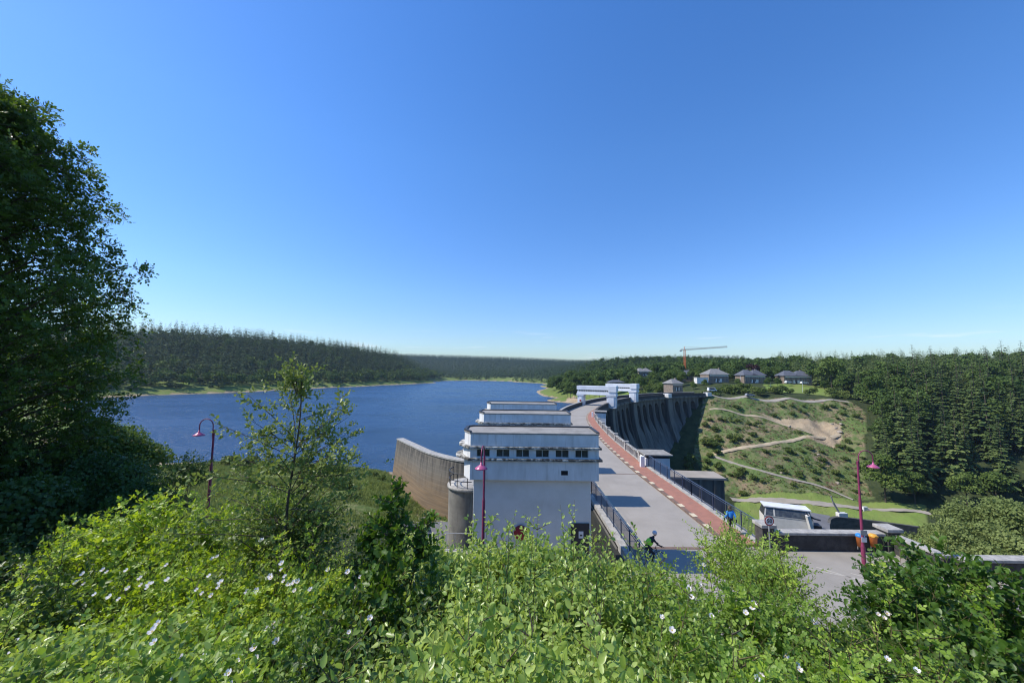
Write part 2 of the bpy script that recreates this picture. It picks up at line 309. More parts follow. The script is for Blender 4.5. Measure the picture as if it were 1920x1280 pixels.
cp(120, 80, -36); cp(34, 40, -26); cp(50, 40, -20); cp(24, 30, -22); cp(40, 28, -8); cp(24, 24.5, -5); cp(30, 22, -4); cp(60, 30, -9); cp(70, 50, -24); cp(100, 40, -14); cp(160, 90, -36); cp(140, 60, -24); cp(45, 21, -3)
cp(200, 70, -25); cp(220, 110, -22); cp(200, 30, 0)
# right wooded hill
for x, y, z in ((128, 122, -33), (150, 122, -33), (175, 128, -27), (150, 150, -22), (165, 175, -9), (180, 200, -2), (200, 150, -15), (220, 190, -3), (240, 150, -8), (260, 230, 3), (300, 260, 8), (210, 250, 3), (330, 200, 8), (300, 150, 2), (260, 300, 10), (380, 300, 15), (420, 220, 15), (500, 400, 20), (350, 380, 16), (300, 80, 0), (500, 150, 15), (700, 500, 25)): cp(x, y, z)
cp(3000, 3000, 60); cp(-3000, 3000, 90); cp(3000, 0, 60); cp(-3000, 0, 90); cp(0, 3600, 90); cp(0, -500, 20)
CPA = np.array(CP); K = len(CPA)
D = np.sqrt(((CPA[:, None, :2]-CPA[None, :, :2])**2).sum(-1)+.25)
A = np.zeros((K+1, K+1)); A[:K, :K] = D; A[:K, :K] += -np.eye(K)*.02; A[:K, K] = 1; A[K, :K] = 1
W = np.linalg.solve(A, np.concatenate([CPA[:, 2], [0]]))
def hz(X, Y):
    X = np.asarray(X, float).ravel(); Y = np.asarray(Y, float).ravel(); o = np.zeros_like(X)
    for i in range(0, len(X), 40000):
        x = X[i:i+40000]; y = Y[i:i+40000]
        o[i:i+40000] = np.sqrt((x[:, None]-CPA[None, :, 0])**2+(y[:, None]-CPA[None, :, 1])**2+.25) @ W[:K] + W[K]
    return o
def H(x, y): return float(hz([x], [y])[0])
def inpoly(X, Y, P):
    X = np.asarray(X); Y = np.asarray(Y); r = np.zeros(X.shape, bool); n = len(P)
    for i in range(n):
        x1, y1 = P[i]; x2, y2 = P[(i+1) % n]
        c = ((y1 > Y) != (y2 > Y)); 
        with np.errstate(divide='ignore', invalid='ignore'): r ^= c & (X < (x2-x1)*(Y-y1)/(y2-y1+1e-12)+x1)
    return r
lake_side_poly = [(-4000, 36), (-3, 36), (8, 46)] + [crest(s, -5) for s in np.arange(s_at_y(46), _cl[-1]-1, 8)] + [(170, 262), (4000, 300), (4000, 5000), (-4000, 5000)]
def gp(*uvz): return [(lambda p: (p.x, p.y))(g(*q)) for q in uvz]
def ap(*uvY): return [(lambda p: (p.x, p.y))(at(*q)) for q in uvY]
scrub_poly = ap((1320, 738, 192), (1590, 752, 190), (1625, 800, 178), (1620, 900, 146), (1640, 940, 134), (1600, 935, 134), (1400, 925, 138), (1340, 900, 140), (1300, 830, 160)) 
scar_poly = ap((1428, 784, 181), (1480, 792, 179), (1520, 795, 179), (1548, 794, 178), (1576, 806, 175), (1580, 822, 169), (1562, 838, 163), (1534, 833, 163), (1510, 822, 166), (1528, 811, 170), (1480, 801, 175))
lawn_polys = [ap((1380, 925, 138), (1600, 955, 134), (1740, 970, 128), (1740, 1010, 104), (1500, 1000, 98), (1400, 985, 100), (1370, 950, 115)),
              ap((1160, 745, 215), (1258, 741, 205), (1262, 735, 225), (1160, 734, 280), (1100, 736, 300)),
              ap((1440, 735, 205), (1580, 742, 207), (1580, 722, 240), (1430, 718, 236))]
# -------- the ground: one sheet fanning out to the horizon
def soft(X, Y, P, blur=0): return inpoly(X, Y, P).astype(float)
radii = np.concatenate([np.linspace(.6, 60, 150, endpoint=False), np.arange(60, 262, .8), 262*np.exp(np.linspace(.004, math.log(5200/262), 190))])
ang = np.radians(np.linspace(-88, 88, 760))
RR, AA = np.meshgrid(radii, ang, indexing='ij'); X = (RR*np.sin(AA)).ravel(); Y = (RR*np.cos(AA)).ravel()-1.0
Z = hz(X, Y)
nz1 = np.zeros_like(X)
for k in range(22):                   # gentle relief from random waves
    wl = rng.uniform(1.2, 14); a = rng.uniform(0, 2*PI); ph = rng.uniform(0, 6.28)
    nz1 += np.sin((X*math.cos(a)+Y*math.sin(a))*2*PI/wl+ph)*wl*.006
lake = inpoly(X, Y, lake_side_poly)
near_plaza = (Y < 24) & (Y > 13) & (X > -3)
amp = np.where(near_plaza, .0, 1.0)*np.where(np.abs(Z+10) < 1.5, .4, 1)
scar = inpoly(X, Y, scar_poly)
Z = Z + nz1*amp + np.where(scar, nz1*1.3, 0)
na, nr = len(ang), len(radii)
idx = (np.arange(nr-1)[:, None]*na+np.arange(na-1)[None, :]).ravel()
faces = np.stack([idx, idx+na, idx+na+1, idx+1], 1)
def np_mesh(name, V, Fq, attrs=None, rnd=None, smooth=False, nper=4):
    me = bpy.data.meshes.new(name); nf = len(Fq)
    me.vertices.add(len(V)); me.vertices.foreach_set('co', np.ascontiguousarray(V, np.float32).ravel())
    me.loops.add(nf*nper); me.loops.foreach_set('vertex_index', np.ascontiguousarray(Fq, np.int32).ravel())
    me.polygons.add(nf); me.polygons.foreach_set('loop_start', np.arange(0, nf*nper, nper, dtype=np.int32)); me.polygons.foreach_set('loop_total', np.full(nf, nper, np.int32))
    if smooth: me.polygons.foreach_set('use_smooth', np.ones(nf, bool))
    me.update(calc_edges=True)
    if rnd is not None:
        a = me.attributes.new('rnd', 'FLOAT', 'FACE'); a.data.foreach_set('value', np.ascontiguousarray(rnd, np.float32))
    if attrs is not None:
        for k, v in attrs.items():
            a = me.attributes.new(k, 'FLOAT', 'POINT'); a.data.foreach_set('value', np.ascontiguousarray(v, np.float32))
    return me
scrub = soft(X, Y, scrub_poly); lawn = np.clip(sum(soft(X, Y, P) for P in lawn_polys), 0, 1)
shore_d = np.where(lake & (Z > -11.5) & (Z < -9.45) & (Y > 30), 1.0, 0); shore_g = np.where(lake & (Z >= -9.45) & (Z < -1) & (Y > 50), 1.0, 0)
leftbank = ((X < -3) & (X > -160) & (Y > 24) & (Y < 110)).astype(float)
sandpt = inpoly(X, Y, gp((1058, 752, -9), (1075, 742, -8), (1096, 740, -5), (1110, 752, -6), (1095, 756, -9)))
me = np_mesh('ground', np.stack([X, Y, Z], 1), faces, {'scrub': scrub, 'lawn': np.maximum(lawn, shore_g*.75), 'dirt': np.maximum(np.maximum(shore_d*.85, scar*1.0), sandpt*1.0), 'bank': leftbank}, smooth=True)
m, n, b = newmat('ground_cover'); b.inputs['Roughness'].default_value = .95; b.inputs['Specular IOR Level'].default_value = .1
tcn = N(n, 'ShaderNodeTexCoord')
def nse(sc, lo, hi, det=6, st=(1, 1, 1)):
    mp = N(n, 'ShaderNodeMapping'); mp.inputs['Scale'].default_value = st; n.links.new(tcn.outputs['Object'], mp.inputs[0])
    z = N(n, 'ShaderNodeTexNoise'); z.inputs['Scale'].default_value = sc; z.inputs['Detail'].default_value = det; z.inputs['Roughness'].default_value = .65; n.links.new(mp.outputs[0], z.inputs[0])
    r = N(n, 'ShaderNodeMapRange'); r.inputs[1].default_value = lo; r.inputs[2].default_value = hi; n.links.new(z.outputs[0], r.inputs[0]); return r.outputs[0]
def mixc(f, a, bb):
    x = N(n, 'ShaderNodeMixRGB')
    for i, q in enumerate((f, a, bb)):
        if isinstance(q, tuple): x.inputs[i].default_value = (*q, 1)
        elif isinstance(q, float): x.inputs[i].default_value = q
        else: n.links.new(q, x.inputs[i])
    return x.outputs[0]
def att(k):
    a = N(n, 'ShaderNodeAttribute'); a.attribute_name = k; return a.outputs['Fac']
base = mixc(nse(.3, .4, .6), (.035, .05, .02), (.06, .075, .03))
bankc = mixc(nse(.12, .42, .56), (.12, .17, .045), (.24, .22, .11)); bankc = mixc(nse(.9, .45, .62), bankc, (.09, .13, .035))
base = mixc(att('bank'), base, bankc)
sc_ = mixc(nse(.09, .42, .58), (.25, .19, .12), (.13, .18, .055)); sc_ = mixc(nse(.35, .45, .6), sc_, (.09, .14, .04)); sc_ = mixc(nse(1.3, .58, .72), sc_, (.24, .19, .13))
base = mixc(att('scrub'), base, sc_)
ln = mixc(nse(.12, .35, .65), (.16, .24, .05), (.20, .23, .07))
base = mixc(att('lawn'), base, ln)
dr = mixc(nse(.2, .35, .65), (.47, .37, .24), (.33, .25, .16))
base = mixc(att('dirt'), base, dr)
n.links.new(base, b.inputs['Base Color'])
bp = N(n, 'ShaderNodeBump'); bp.inputs['Strength'].default_value = .8; bp.inputs['Distance'].default_value = .5; n.links.new(nse(1.2, 0, 1, 8), bp.inputs['Height']); n.links.new(bp.outputs[0], b.inputs['Normal'])
tag(link('ground', me, m), 'grassy banks and wooded slopes around the reservoir', None, None, 'structure')
# -------- water
m, n, b = newmat('lake_water'); b.inputs['Base Color'].default_value = (.02, .062, .145, 1); b.inputs['Roughness'].default_value = .12; b.inputs['IOR'].default_value = 1.33; b.inputs['Specular IOR Level'].default_value = .5
tcn = N(n, 'ShaderNodeTexCoord')
w1 = nse(.9, 0, 1, 5, (1, 1.6, 1)); w2 = nse(.13, 0, 1, 4, (1, 1.8, 1)); w3 = nse(.012, .35, .65, 3, (1, 2.2, 1))
ad = N(n, 'ShaderNodeMath', operation='MULTIPLY_ADD'); n.links.new(w2, ad.inputs[0]); ad.inputs[1].default_value = 1.6; n.links.new(w1, ad.inputs[2])
bp = N(n, 'ShaderNodeBump'); bp.inputs['Strength'].default_value = .9; bp.inputs['Distance'].default_value = .55; n.links.new(ad.outputs[0], bp.inputs['Height']); n.links.new(bp.outputs[0], b.inputs['Normal'])
rr = N(n, 'ShaderNodeMapRange'); rr.inputs[3].default_value = .17; rr.inputs[4].default_value = .34; n.links.new(w3, rr.inputs[0]); n.links.new(rr.outputs[0], b.inputs['Roughness'])
wm = MB(); 
wp = [(-1800, -20), (-30, -20), (-30, 40), (9, 40)] + [crest(s, -5) for s in np.arange(s_at_y(46), _cl[-1]-1, 8)] + [(170, 262), (1800, 420), (1800, 3000), (-1800, 3000)]
bmw = bmesh.new(); f = bmw.faces.new([bmw.verts.new((x, y, -10)) for x, y in wp]); bmesh.ops.triangulate(bmw, faces=[f]); me = bpy.data.meshes.new('water'); bmw.to_mesh(me); bmw.free()
tag(link('water', me, m), 'rippled blue reservoir water', None, None, 'structure')
# ------------------------------------------------------------------ ribbons on the ground
RIBP = []
def ribbon(name, pts, width, mt, lift=.25, label=None, step=1.5, flat=None):
    P = [Vector((p[0], p[1])) for p in pts]; L = []; k = len(P)-1
    for i in range(k*14+1): L.append(spline(P, i/14))
    mbx = MB(); vs = []
    for i, p in enumerate(L):
        RIBP.append((p.x, p.y)); d = (L[min(i+1, len(L)-1)]-L[max(i-1, 0)]).normalized(); nn = Vector((-d.y, d.x)); wj = width*(1+.12*math.sin(i*1.7)+.08*math.sin(i*.6))
        for sgn in (-.5, -.17, .17, .5):
            q = p+nn*wj*sgn; vs.append((q.x, q.y, (H(q.x, q.y)+lift*(1 if abs(sgn) < .3 else .5)) if flat is None else flat))
    fs = [(i*4+j, i*4+j+1, (i+1)*4+j+1, (i+1)*4+j) for i in range(len(L)-1) for j in range(3)]
    mbx.add(vs, fs, 0, True); return tag(mbx.build(name, mt), label, None, None, 'structure')
ribbon('path', ap((1338, 850, 158), (1400, 843, 159), (1460, 832, 162), (1510, 821, 166), (1540, 817, 168), (1575, 812, 171)), 1.5, M['track'], .45, 'sandy track climbing across the cleared slope')
ribbon('path', ap((1338, 856, 157), (1375, 872, 152), (1420, 888, 147), (1480, 905, 143), (1540, 920, 140), (1600, 940, 134)), 1.1, M['trackg'], .35, 'grey footpath running down the cleared slope')
ribbon('path', ap((1330, 768, 182), (1380, 776, 181), (1430, 788, 179), (1470, 800, 175), (1520, 812, 170)), .8, M['track'], .4, 'faint dirt path above the excavated bank')
ribbon('valley_road', ap((1370, 925, 136), (1420, 932, 134.5), (1500, 945, 131), (1600, 958, 127.5), (1700, 968, 125), (1745, 975, 123)), 2.6, M['trackg'], .35, 'gravel service road along the valley floor')
ribbon('road', ap((1325, 739.5, 190), (1400, 743, 189.5), (1480, 747, 188.8), (1560, 751, 188), (1590, 753, 187)), 1.7, M['trackg'], .4, 'road leaving the far end of the dam')
# ------------------------------------------------------------------ dam
OFFS = [0, 1, 2, 3, 5, 7.5, 10, 14, 18, 22, 27, 32, 38, 44]
def flare(d): return .0125*d*d if d < 28 else 9.8+(d-28)*.7
dam = empty('dam', (30, 100, 0), 0, 'curved concrete gravity dam with arched buttressed downstream face in shade', 'dam')
DL = Vector((30, 100, 0))
def damobj(mb, name, mt, bevel=0):
    mb.v = [(x-DL.x, y-DL.y, z-DL.z) for x, y, z in mb.v]; return mb.build(name, mt, dam, bevel)
ss = np.arange(S0, S_END+8, 2.5)
mb = MB(); vs = []
for s in ss:
    vs.append((*crest(s, -8.6), -.25)); 
    for d in OFFS: vs.append((*crest(s, flare(d)-(2.6 if d < 5 else 2.6-2.1*min(1, (d-5)/9))), -.25-d))
    vs.append((*crest(s, -8.6), -44.25))
k = len(OFFS)+2
fs = [(i*k+j, (i+1)*k+j, (i+1)*k+(j+1) % k, i*k+(j+1) % k) for i in range(len(ss)-1) for j in range(k)]
fs += [tuple(range(k)), tuple((len(ss)-1)*k+j for j in range(k-1, -1, -1))]
mb.add(vs, fs, 0, False); damobj(mb, 'dam_wall', M['damconc'])
# crest slab with a projecting cornice on both sides
def strip(mb, s0, s1, o0, o1, z0, z1, mi=0, step=2.0):
    a = np.linspace(s0, s1, max(2, int((s1-s0)/step)+1)); vs = []
    for s in a: vs += [(*crest(s, o0), z0), (*crest(s, o1), z0), (*crest(s, o1), z1), (*crest(s, o0), z1)]
    fs = [(i*4+j, i*4+(j+1) % 4, i*4+4+(j+1) % 4, i*4+4+j) for i in range(len(a)-1) for j in range(4)] + [(3, 2, 1, 0), tuple(len(a)*4-4+j for j in range(4))]
    return mb.add(vs, fs, mi)
mb = MB(); strip(mb, S0, S_END+4, -8.5, .35, -1.1, -.13); strip(mb, S0, S_END+2, .352, .7, -1.0, -.35); damobj(mb, 'cornice', M['damconc'])
BAY = 6.2; RW = 2.7
def rib_mesh(wd=RW, extra=0.0):
    mb = MB(); vs = []
    for d in OFFS:
        w2 = wd/2; o = flare(d)+extra; vs += [(-w2, flare(d)-3.0, -1.1-d), (w2, flare(d)-3.0, -1.1-d), (w2, o, -1.1-d), (-w2, o, -1.1-d)]
    fs = [(i*4+j, i*4+4+j, i*4+4+(j+1) % 4, i*4+(j+1) % 4) for i in range(len(OFFS)-1) for j in range(4)]
    mb.add(vs, fs+[(0, 1, 2, 3)]); return mb
def arch_mesh():
    mb = MB(); w2 = (BAY-RW)/2+.02; top = -1.1; sp = -4.3; nseg = 10; vs = []; r = w2-.02
    for y in (-.05, -2.7):
        for i in range(nseg+1):
            a = PI-PI*i/nseg; x = r*math.cos(a); z = sp+r*math.sin(a); oy = flare(-z-1.1)
            vs += [(x, y+(oy if y > -1 else 0), z), (x, y+(.02 if y > -1 else 0), top)]
    m_ = (nseg+1)*2; fs = []
    for i in range(nseg):
        fs += [(2*i, 2*i+2, 2*i+3, 2*i+1), (m_+2*i, m_+2*i+1, m_+2*i+3, m_+2*i+2), (2*i, m_+2*i, m_+2*i+2, 2*i+2)]
    mb.add(vs, fs); return mb
def tomesh(mb, name, mt):
    me = bpy.data.meshes.new(name); me.from_pydata(mb.v, [], mb.f); me.materials.append(mt); me.update(); return me
ribm = tomesh(rib_mesh(), 'buttress', M['damconc']); archm = tomesh(arch_mesh(), 'arch', M['damconc']); bigm = tomesh(rib_mesh(4.2, 1.6), 'pilaster', M['damconc'])
nb = int((S_END-S0-4)/BAY)
T1S = s_at_y(118.5); T2S = s_at_y(146.5)
pil_s = [T1S, T2S, s_at_y(172.5), s_at_y(90)]
for i in range(nb+1):
    s = S0+4+i*BAY; (x, y), a = crest_frame(s)
    for nm, me_, ds in (('buttress', ribm, 0), ('arch', archm, BAY/2)):
        if i == nb and ds: continue
        (x, y), a = crest_frame(s+ds); o = bpy.data.objects.new(nm, me_); C.objects.link(o); o.parent = dam; o.location = (x-DL.x, y-DL.y, 0)
        o.rotation_euler = (0, 0, a+PI); o.matrix_parent_inverse = Matrix.Identity(4)
        # local +y must point downstream (right of travel)
        o.rotation_euler = (0, 0, a); o.scale = (1, -1, 1)
for s in pil_s:
    (x, y), a = crest_frame(s); o = bpy.data.objects.new('pilaster', bigm); C.objects.link(o); o.parent = dam; o.location = (x-DL.x, y-DL.y, .0); o.rotation_euler = (0, 0, a); o.scale = (1, -1, 1)
# parapets
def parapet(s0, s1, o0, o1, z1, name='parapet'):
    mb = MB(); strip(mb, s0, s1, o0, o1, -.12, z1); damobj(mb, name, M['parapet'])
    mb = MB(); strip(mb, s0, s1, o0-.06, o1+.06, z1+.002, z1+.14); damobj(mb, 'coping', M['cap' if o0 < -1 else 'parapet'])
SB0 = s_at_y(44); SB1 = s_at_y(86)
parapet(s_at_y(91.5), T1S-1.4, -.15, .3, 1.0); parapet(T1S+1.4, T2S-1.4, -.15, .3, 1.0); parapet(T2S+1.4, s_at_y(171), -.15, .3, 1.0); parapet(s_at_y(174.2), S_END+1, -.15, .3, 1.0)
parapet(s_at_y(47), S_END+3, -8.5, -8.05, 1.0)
for s in (s_at_y(172.6), S_END+2):
    (x, y), a = crest_frame(s); mb = MB(); mb.box(-1.5, 1.5, -.9, 1.6, -.5, 1.35); o = mb.build('parapet_block', M['cream'], dam, .04); o.location = (x-DL.x, y-DL.y, 0); o.rotation_euler = (0, 0, a); o.scale = (1, -1, 1)
# ------------------------------------------------------------------ crest road surfaces
def sheet(name, s0, s1, o0, o1, z, mt, label, pre=()):
    mb = MB(); a = np.linspace(s0, s1, int((s1-s0)/1.5)+2); vs = []
    for s in a: vs += [(*crest(s, o0), z), (*crest(s, o1), z)]
    mb.add(vs, [(2*i, 2*i+1, 2*i+3, 2*i+2) for i in range(len(a)-1)]); return tag(mb.build(name, mt), label, None, None, 'structure')
sheet('road', s_at_y(15), S_END+6, -7.9, -1.98, 0, M['asph'], 'pale asphalt road running over the dam crest')
mb = MB(); strip(mb, S0, S_END+4, -1.7, -.16, -.12, .12); tag(mb.build('cycle_path', M['brick']), 'raised red paved cycle path beside the road', None, None, 'structure')
mb = MB(); strip(mb, S0-.5, S_END+4, -1.98, -1.703, -.12, .135); tag(mb.build('kerb', M['kerb']), 'brown kerb between road and red path', None, None, 'structure')
mb = MB()
s = S0+.3
while s < S_END-60:
    strip(mb, s, s+.62, -1.97, -1.6, .136, .15); s += 1.95
tag(mb.build('kerb_markings', M['creamp']), 'cream painted blocks along the red path kerb', None, None, 'structure')
mb = MB(); s = s_at_y(20)
strip(mb, s_at_y(19), s_at_y(46), -7.06, -7.0, .002, .008)
while s < s_at_y(46):
    strip(mb, s, s+.7, -7.16, -6.92, .009, .03); s += 2.9
tag(mb.build('edge_markings', M['creamp']), 'thin cream line with blocks along the left road edge', None, None, 'structure')
mb = MB(); 
for yy, dd in ((22.7, .3), (38.9, .14), (64, .12), (90, .12)): s = s_at_y(yy); strip(mb, s, s+dd, -7.9, -1.99, .003, .012)
tag(mb.build('expansion_joints', M['kerb']), 'dark expansion joints across the road', None, None, 'structure')
# bridge deck under the near stretch of road, and the paved forecourt
mb = MB(); strip(mb, s_at_y(19.2), s_at_y(46), -8.5, -7.9, -.32, .16); strip(mb, s_at_y(23.3), s_at_y(44), -.158, .45, -.9, .19)
tag(mb.build('deck_edge', M['cap']), 'pale concrete edge strips of the road bridge', None, None, 'structure')
mb = MB(); mb.prism([(-30, 12.0), (60, 12.0), (60, 19.7), (22.75, 19.8), (22.6, 23.15), (15.2, 23.15), (15.1, 23.9), (6.9, 23.9), (6.9, 20.0), (-30, 20.0)], -5.0, -.012)
tag(mb.build('forecourt', M['plaza']), 'tan concrete forecourt in front of the dam', None, None, 'structure')
mb = MB()
for a, b_ in (((14.2, 21.6), (19.2, 19.0)), ((17.8, 20.3), (22, 17)), ((24, 18.2), (32, 17.2)), ((24.5, 17.4), (32, 16.4)), ((16.5, 20.9), (21.5, 15.5))):
    a = Vector(a); b_ = Vector(b_); d = (b_-a).normalized(); q = Vector((-d.y, d.x))*.035
    mb.prism([tuple(a+q), tuple(a-q), tuple(b_-q), tuple(b_+q)], -.011, -.004)
tag(mb.build('paving_joints', M['pale']), 'pale joint lines in the forecourt', None, None, 'structure')
# ------------------------------------------------------------------ balustrade, railings
bl = empty('balustrade', (*crest(SB0), 0), 0, 'open concrete balustrade with square piers along the red path', 'balustrade')
def sub(mb, root): 
    l = root.location; mb.v = [(x-l[0], y-l[1], z-l[2]) for x, y, z in mb.v]; return mb
mb = MB(); strip(mb, SB0, SB1, -.14, .2, .12, .26); sub(mb, bl).build('base_rail', M['cap'], bl)
mb = MB(); strip(mb, SB0, SB1, -.14, .2, .98, 1.12); sub(mb, bl).build('top_rail', M['ledge'], bl)
s = SB0; mbb = MB(); i = 0
while s < SB1:
    (x, y), a = crest_frame(s); Mx = Matrix.Translation((x, y, 0)) @ Matrix.Rotation(a, 4, 'Z')
    if i % 12 == 0:
        mb = MB(); mb.box(-.22, .22, -.27, .22, .1, 1.22, 0, Mx); mb.box(-.28, .28, -.33, .28, 1.222, 1.34, 0, Mx); sub(mb, bl).build('pier', M['cap'], bl)
    else: mb = MB(); mb.box(-.08, .08, -.12, .07, .262, .978, 0, Mx); sub(mb, bl).build('baluster', M['cap'], bl)
    s += .52; i += 1
def railing(name, pts, label, hgt=1.15, z0=.19, posts=1.6, group=None):
    root = empty(name, (pts[0][0], pts[0][1], z0), 0, label, 'railing', group); L = [Vector((*p, 0)) if len(p) == 2 else Vector(p) for p in pts]
    o = L[0]; q = [p-o for p in L]
    mb = MB(); mb.tube([p+Vector((0, 0, hgt)) for p in q], .038, 8); mb.build('top_rail', M['blue'], root)
    mb = MB(); mb.tube([p+Vector((0, 0, hgt-.14)) for p in q], .024, 6); mb.tube([p+Vector((0, 0, .12)) for p in q], .022, 6); mb.build('lower_rail', M['blue'], root)
    mbb = MB()
    for a, b_ in zip(q, q[1:]):
        l = (b_-a).length; n_ = max(1, round(l/posts))
        for i in range(n_+1):
            p = a.lerp(b_, i/n_); mb = MB(); mb.cbox((p.x, p.y, hgt/2), (.06, .06, hgt)); mb.build('post', M['blue'], root)
        k = int(l/.135)
        for i in range(1, k): p = a.lerp(b_, i/k); mbb.cbox((p.x, p.y, .56), (.016, .016, .88))
    mbb.build('bars', M['blue'], root); return root
railing('railing', [crest(s_at_y(23.5), .15), crest(s_at_y(32), .15), crest(s_at_y(41.6), .15)], 'long blue steel railing beside the red cycle path')
railing('railing', [(6.85, 20.4), (6.8, 32), (6.75, 46)], 'blue steel railing on the bridge edge beside the white gate houses')
# white kiosks on the downstream parapet
def kiosk(s, label):
    (x, y), a = crest_frame(s); r = empty('stair_kiosk', (x, y, 0), a-PI/2, label, 'kiosk', 'small white stair kiosks on the parapet')
    mb = MB(); mb.box(-.1, 2.5, -1.2, 1.2, -7, 1.0); mb.build('wall', M['white'], r, .03)
    mb = MB(); mb.box(-.3, 2.75, -1.45, 1.45, 1.30, 1.44); mb.build('roof', M['roof'], r, .02)
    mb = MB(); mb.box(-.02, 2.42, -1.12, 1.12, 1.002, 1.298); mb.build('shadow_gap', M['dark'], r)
    mb = MB(); mb.box(-.75, -.32, -1.5, -1.05, .1, 1.25); mb.build('end_post', M['white'], r, .02); return r
kiosk(s_at_y(42.9), 'white kiosk with flat roof where the blue railing ends'); kiosk(s_at_y(88.8), 'white flat roofed kiosk at the far end of the balustrade')
# ------------------------------------------------------------------ gate towers (portals over the crest road)
def gate_tower(s, label):
    (x, y), a = crest_frame(s); r = empty('gate_tower', (x, y, 0), a-PI/2, label, 'gate tower', 'white portal towers straddling the crest road')
    # local +x downstream, y along the crest
    for x0, x1, nm in ((-.3, 2.4, 'pillar'), (-9.6, -7.7, 'pillar')):
        mb = MB(); mb.box(x0, x1, -1.45, 1.45, -.6 if x0 > -1 else -10, 3.0); mb.box(x0-.22, x1+.22, -1.7, 1.7, 3.002, 3.4); mb.build(nm, M['bluewhite'], r, .05)
        mb = MB(); mb.box(x0+.5, x1-.5, -1.6, -1.452, .1, 2.7); mb.box(x1+.002, x1+.12, -.9, .9, .1, 2.7); mb.build('panel', M['bluewhite'], r)
    mb = MB(); mb.box(-9.9, 2.7, -1.75, 1.75, 3.402, 3.75); mb.box(-9.7, 2.5, -1.55, 1.55, 3.752, 4.45); mb.box(-9.8, 2.6, -1.65, 1.65, 4.95, 6.2); mb.box(.2, 2.75, -1.85, 1.85, 4.45, 6.4); mb.build('beam', M['bluewhite'], r, .04)
    mb = MB(); mb.box(-9.5, .1, -1.35, 1.35, 4.451, 4.949); mb.build('window_band', M['glass'], r)
    mb = MB()
    for i in range(13): mb.box(-9.3+i*.75, -9.15+i*.75, -1.56, -1.36, 4.452, 4.948)
    mb.build('mullions', M['bluewhite'], r)
    mb = MB(); mb.box(-7.695, -7.64, -.6, .6, 0, 2.2); mb.build('door', M['dark'], r)
    mb = MB(); mb.lathe([(0.001, 0), (.32, 0), (.32, .05), (.001, .05)], 16); o = mb.build('red_disc', M['red'], r); o.rotation_euler = (R(90), 0, 0); o.location = (-8.6, -1.62, 1.5)
    return r
gate_tower(T1S, 'nearer pale blue white portal tower with red disc straddling the road'); gate_tower(T2S, 'farther pale portal tower straddling the road behind the first')
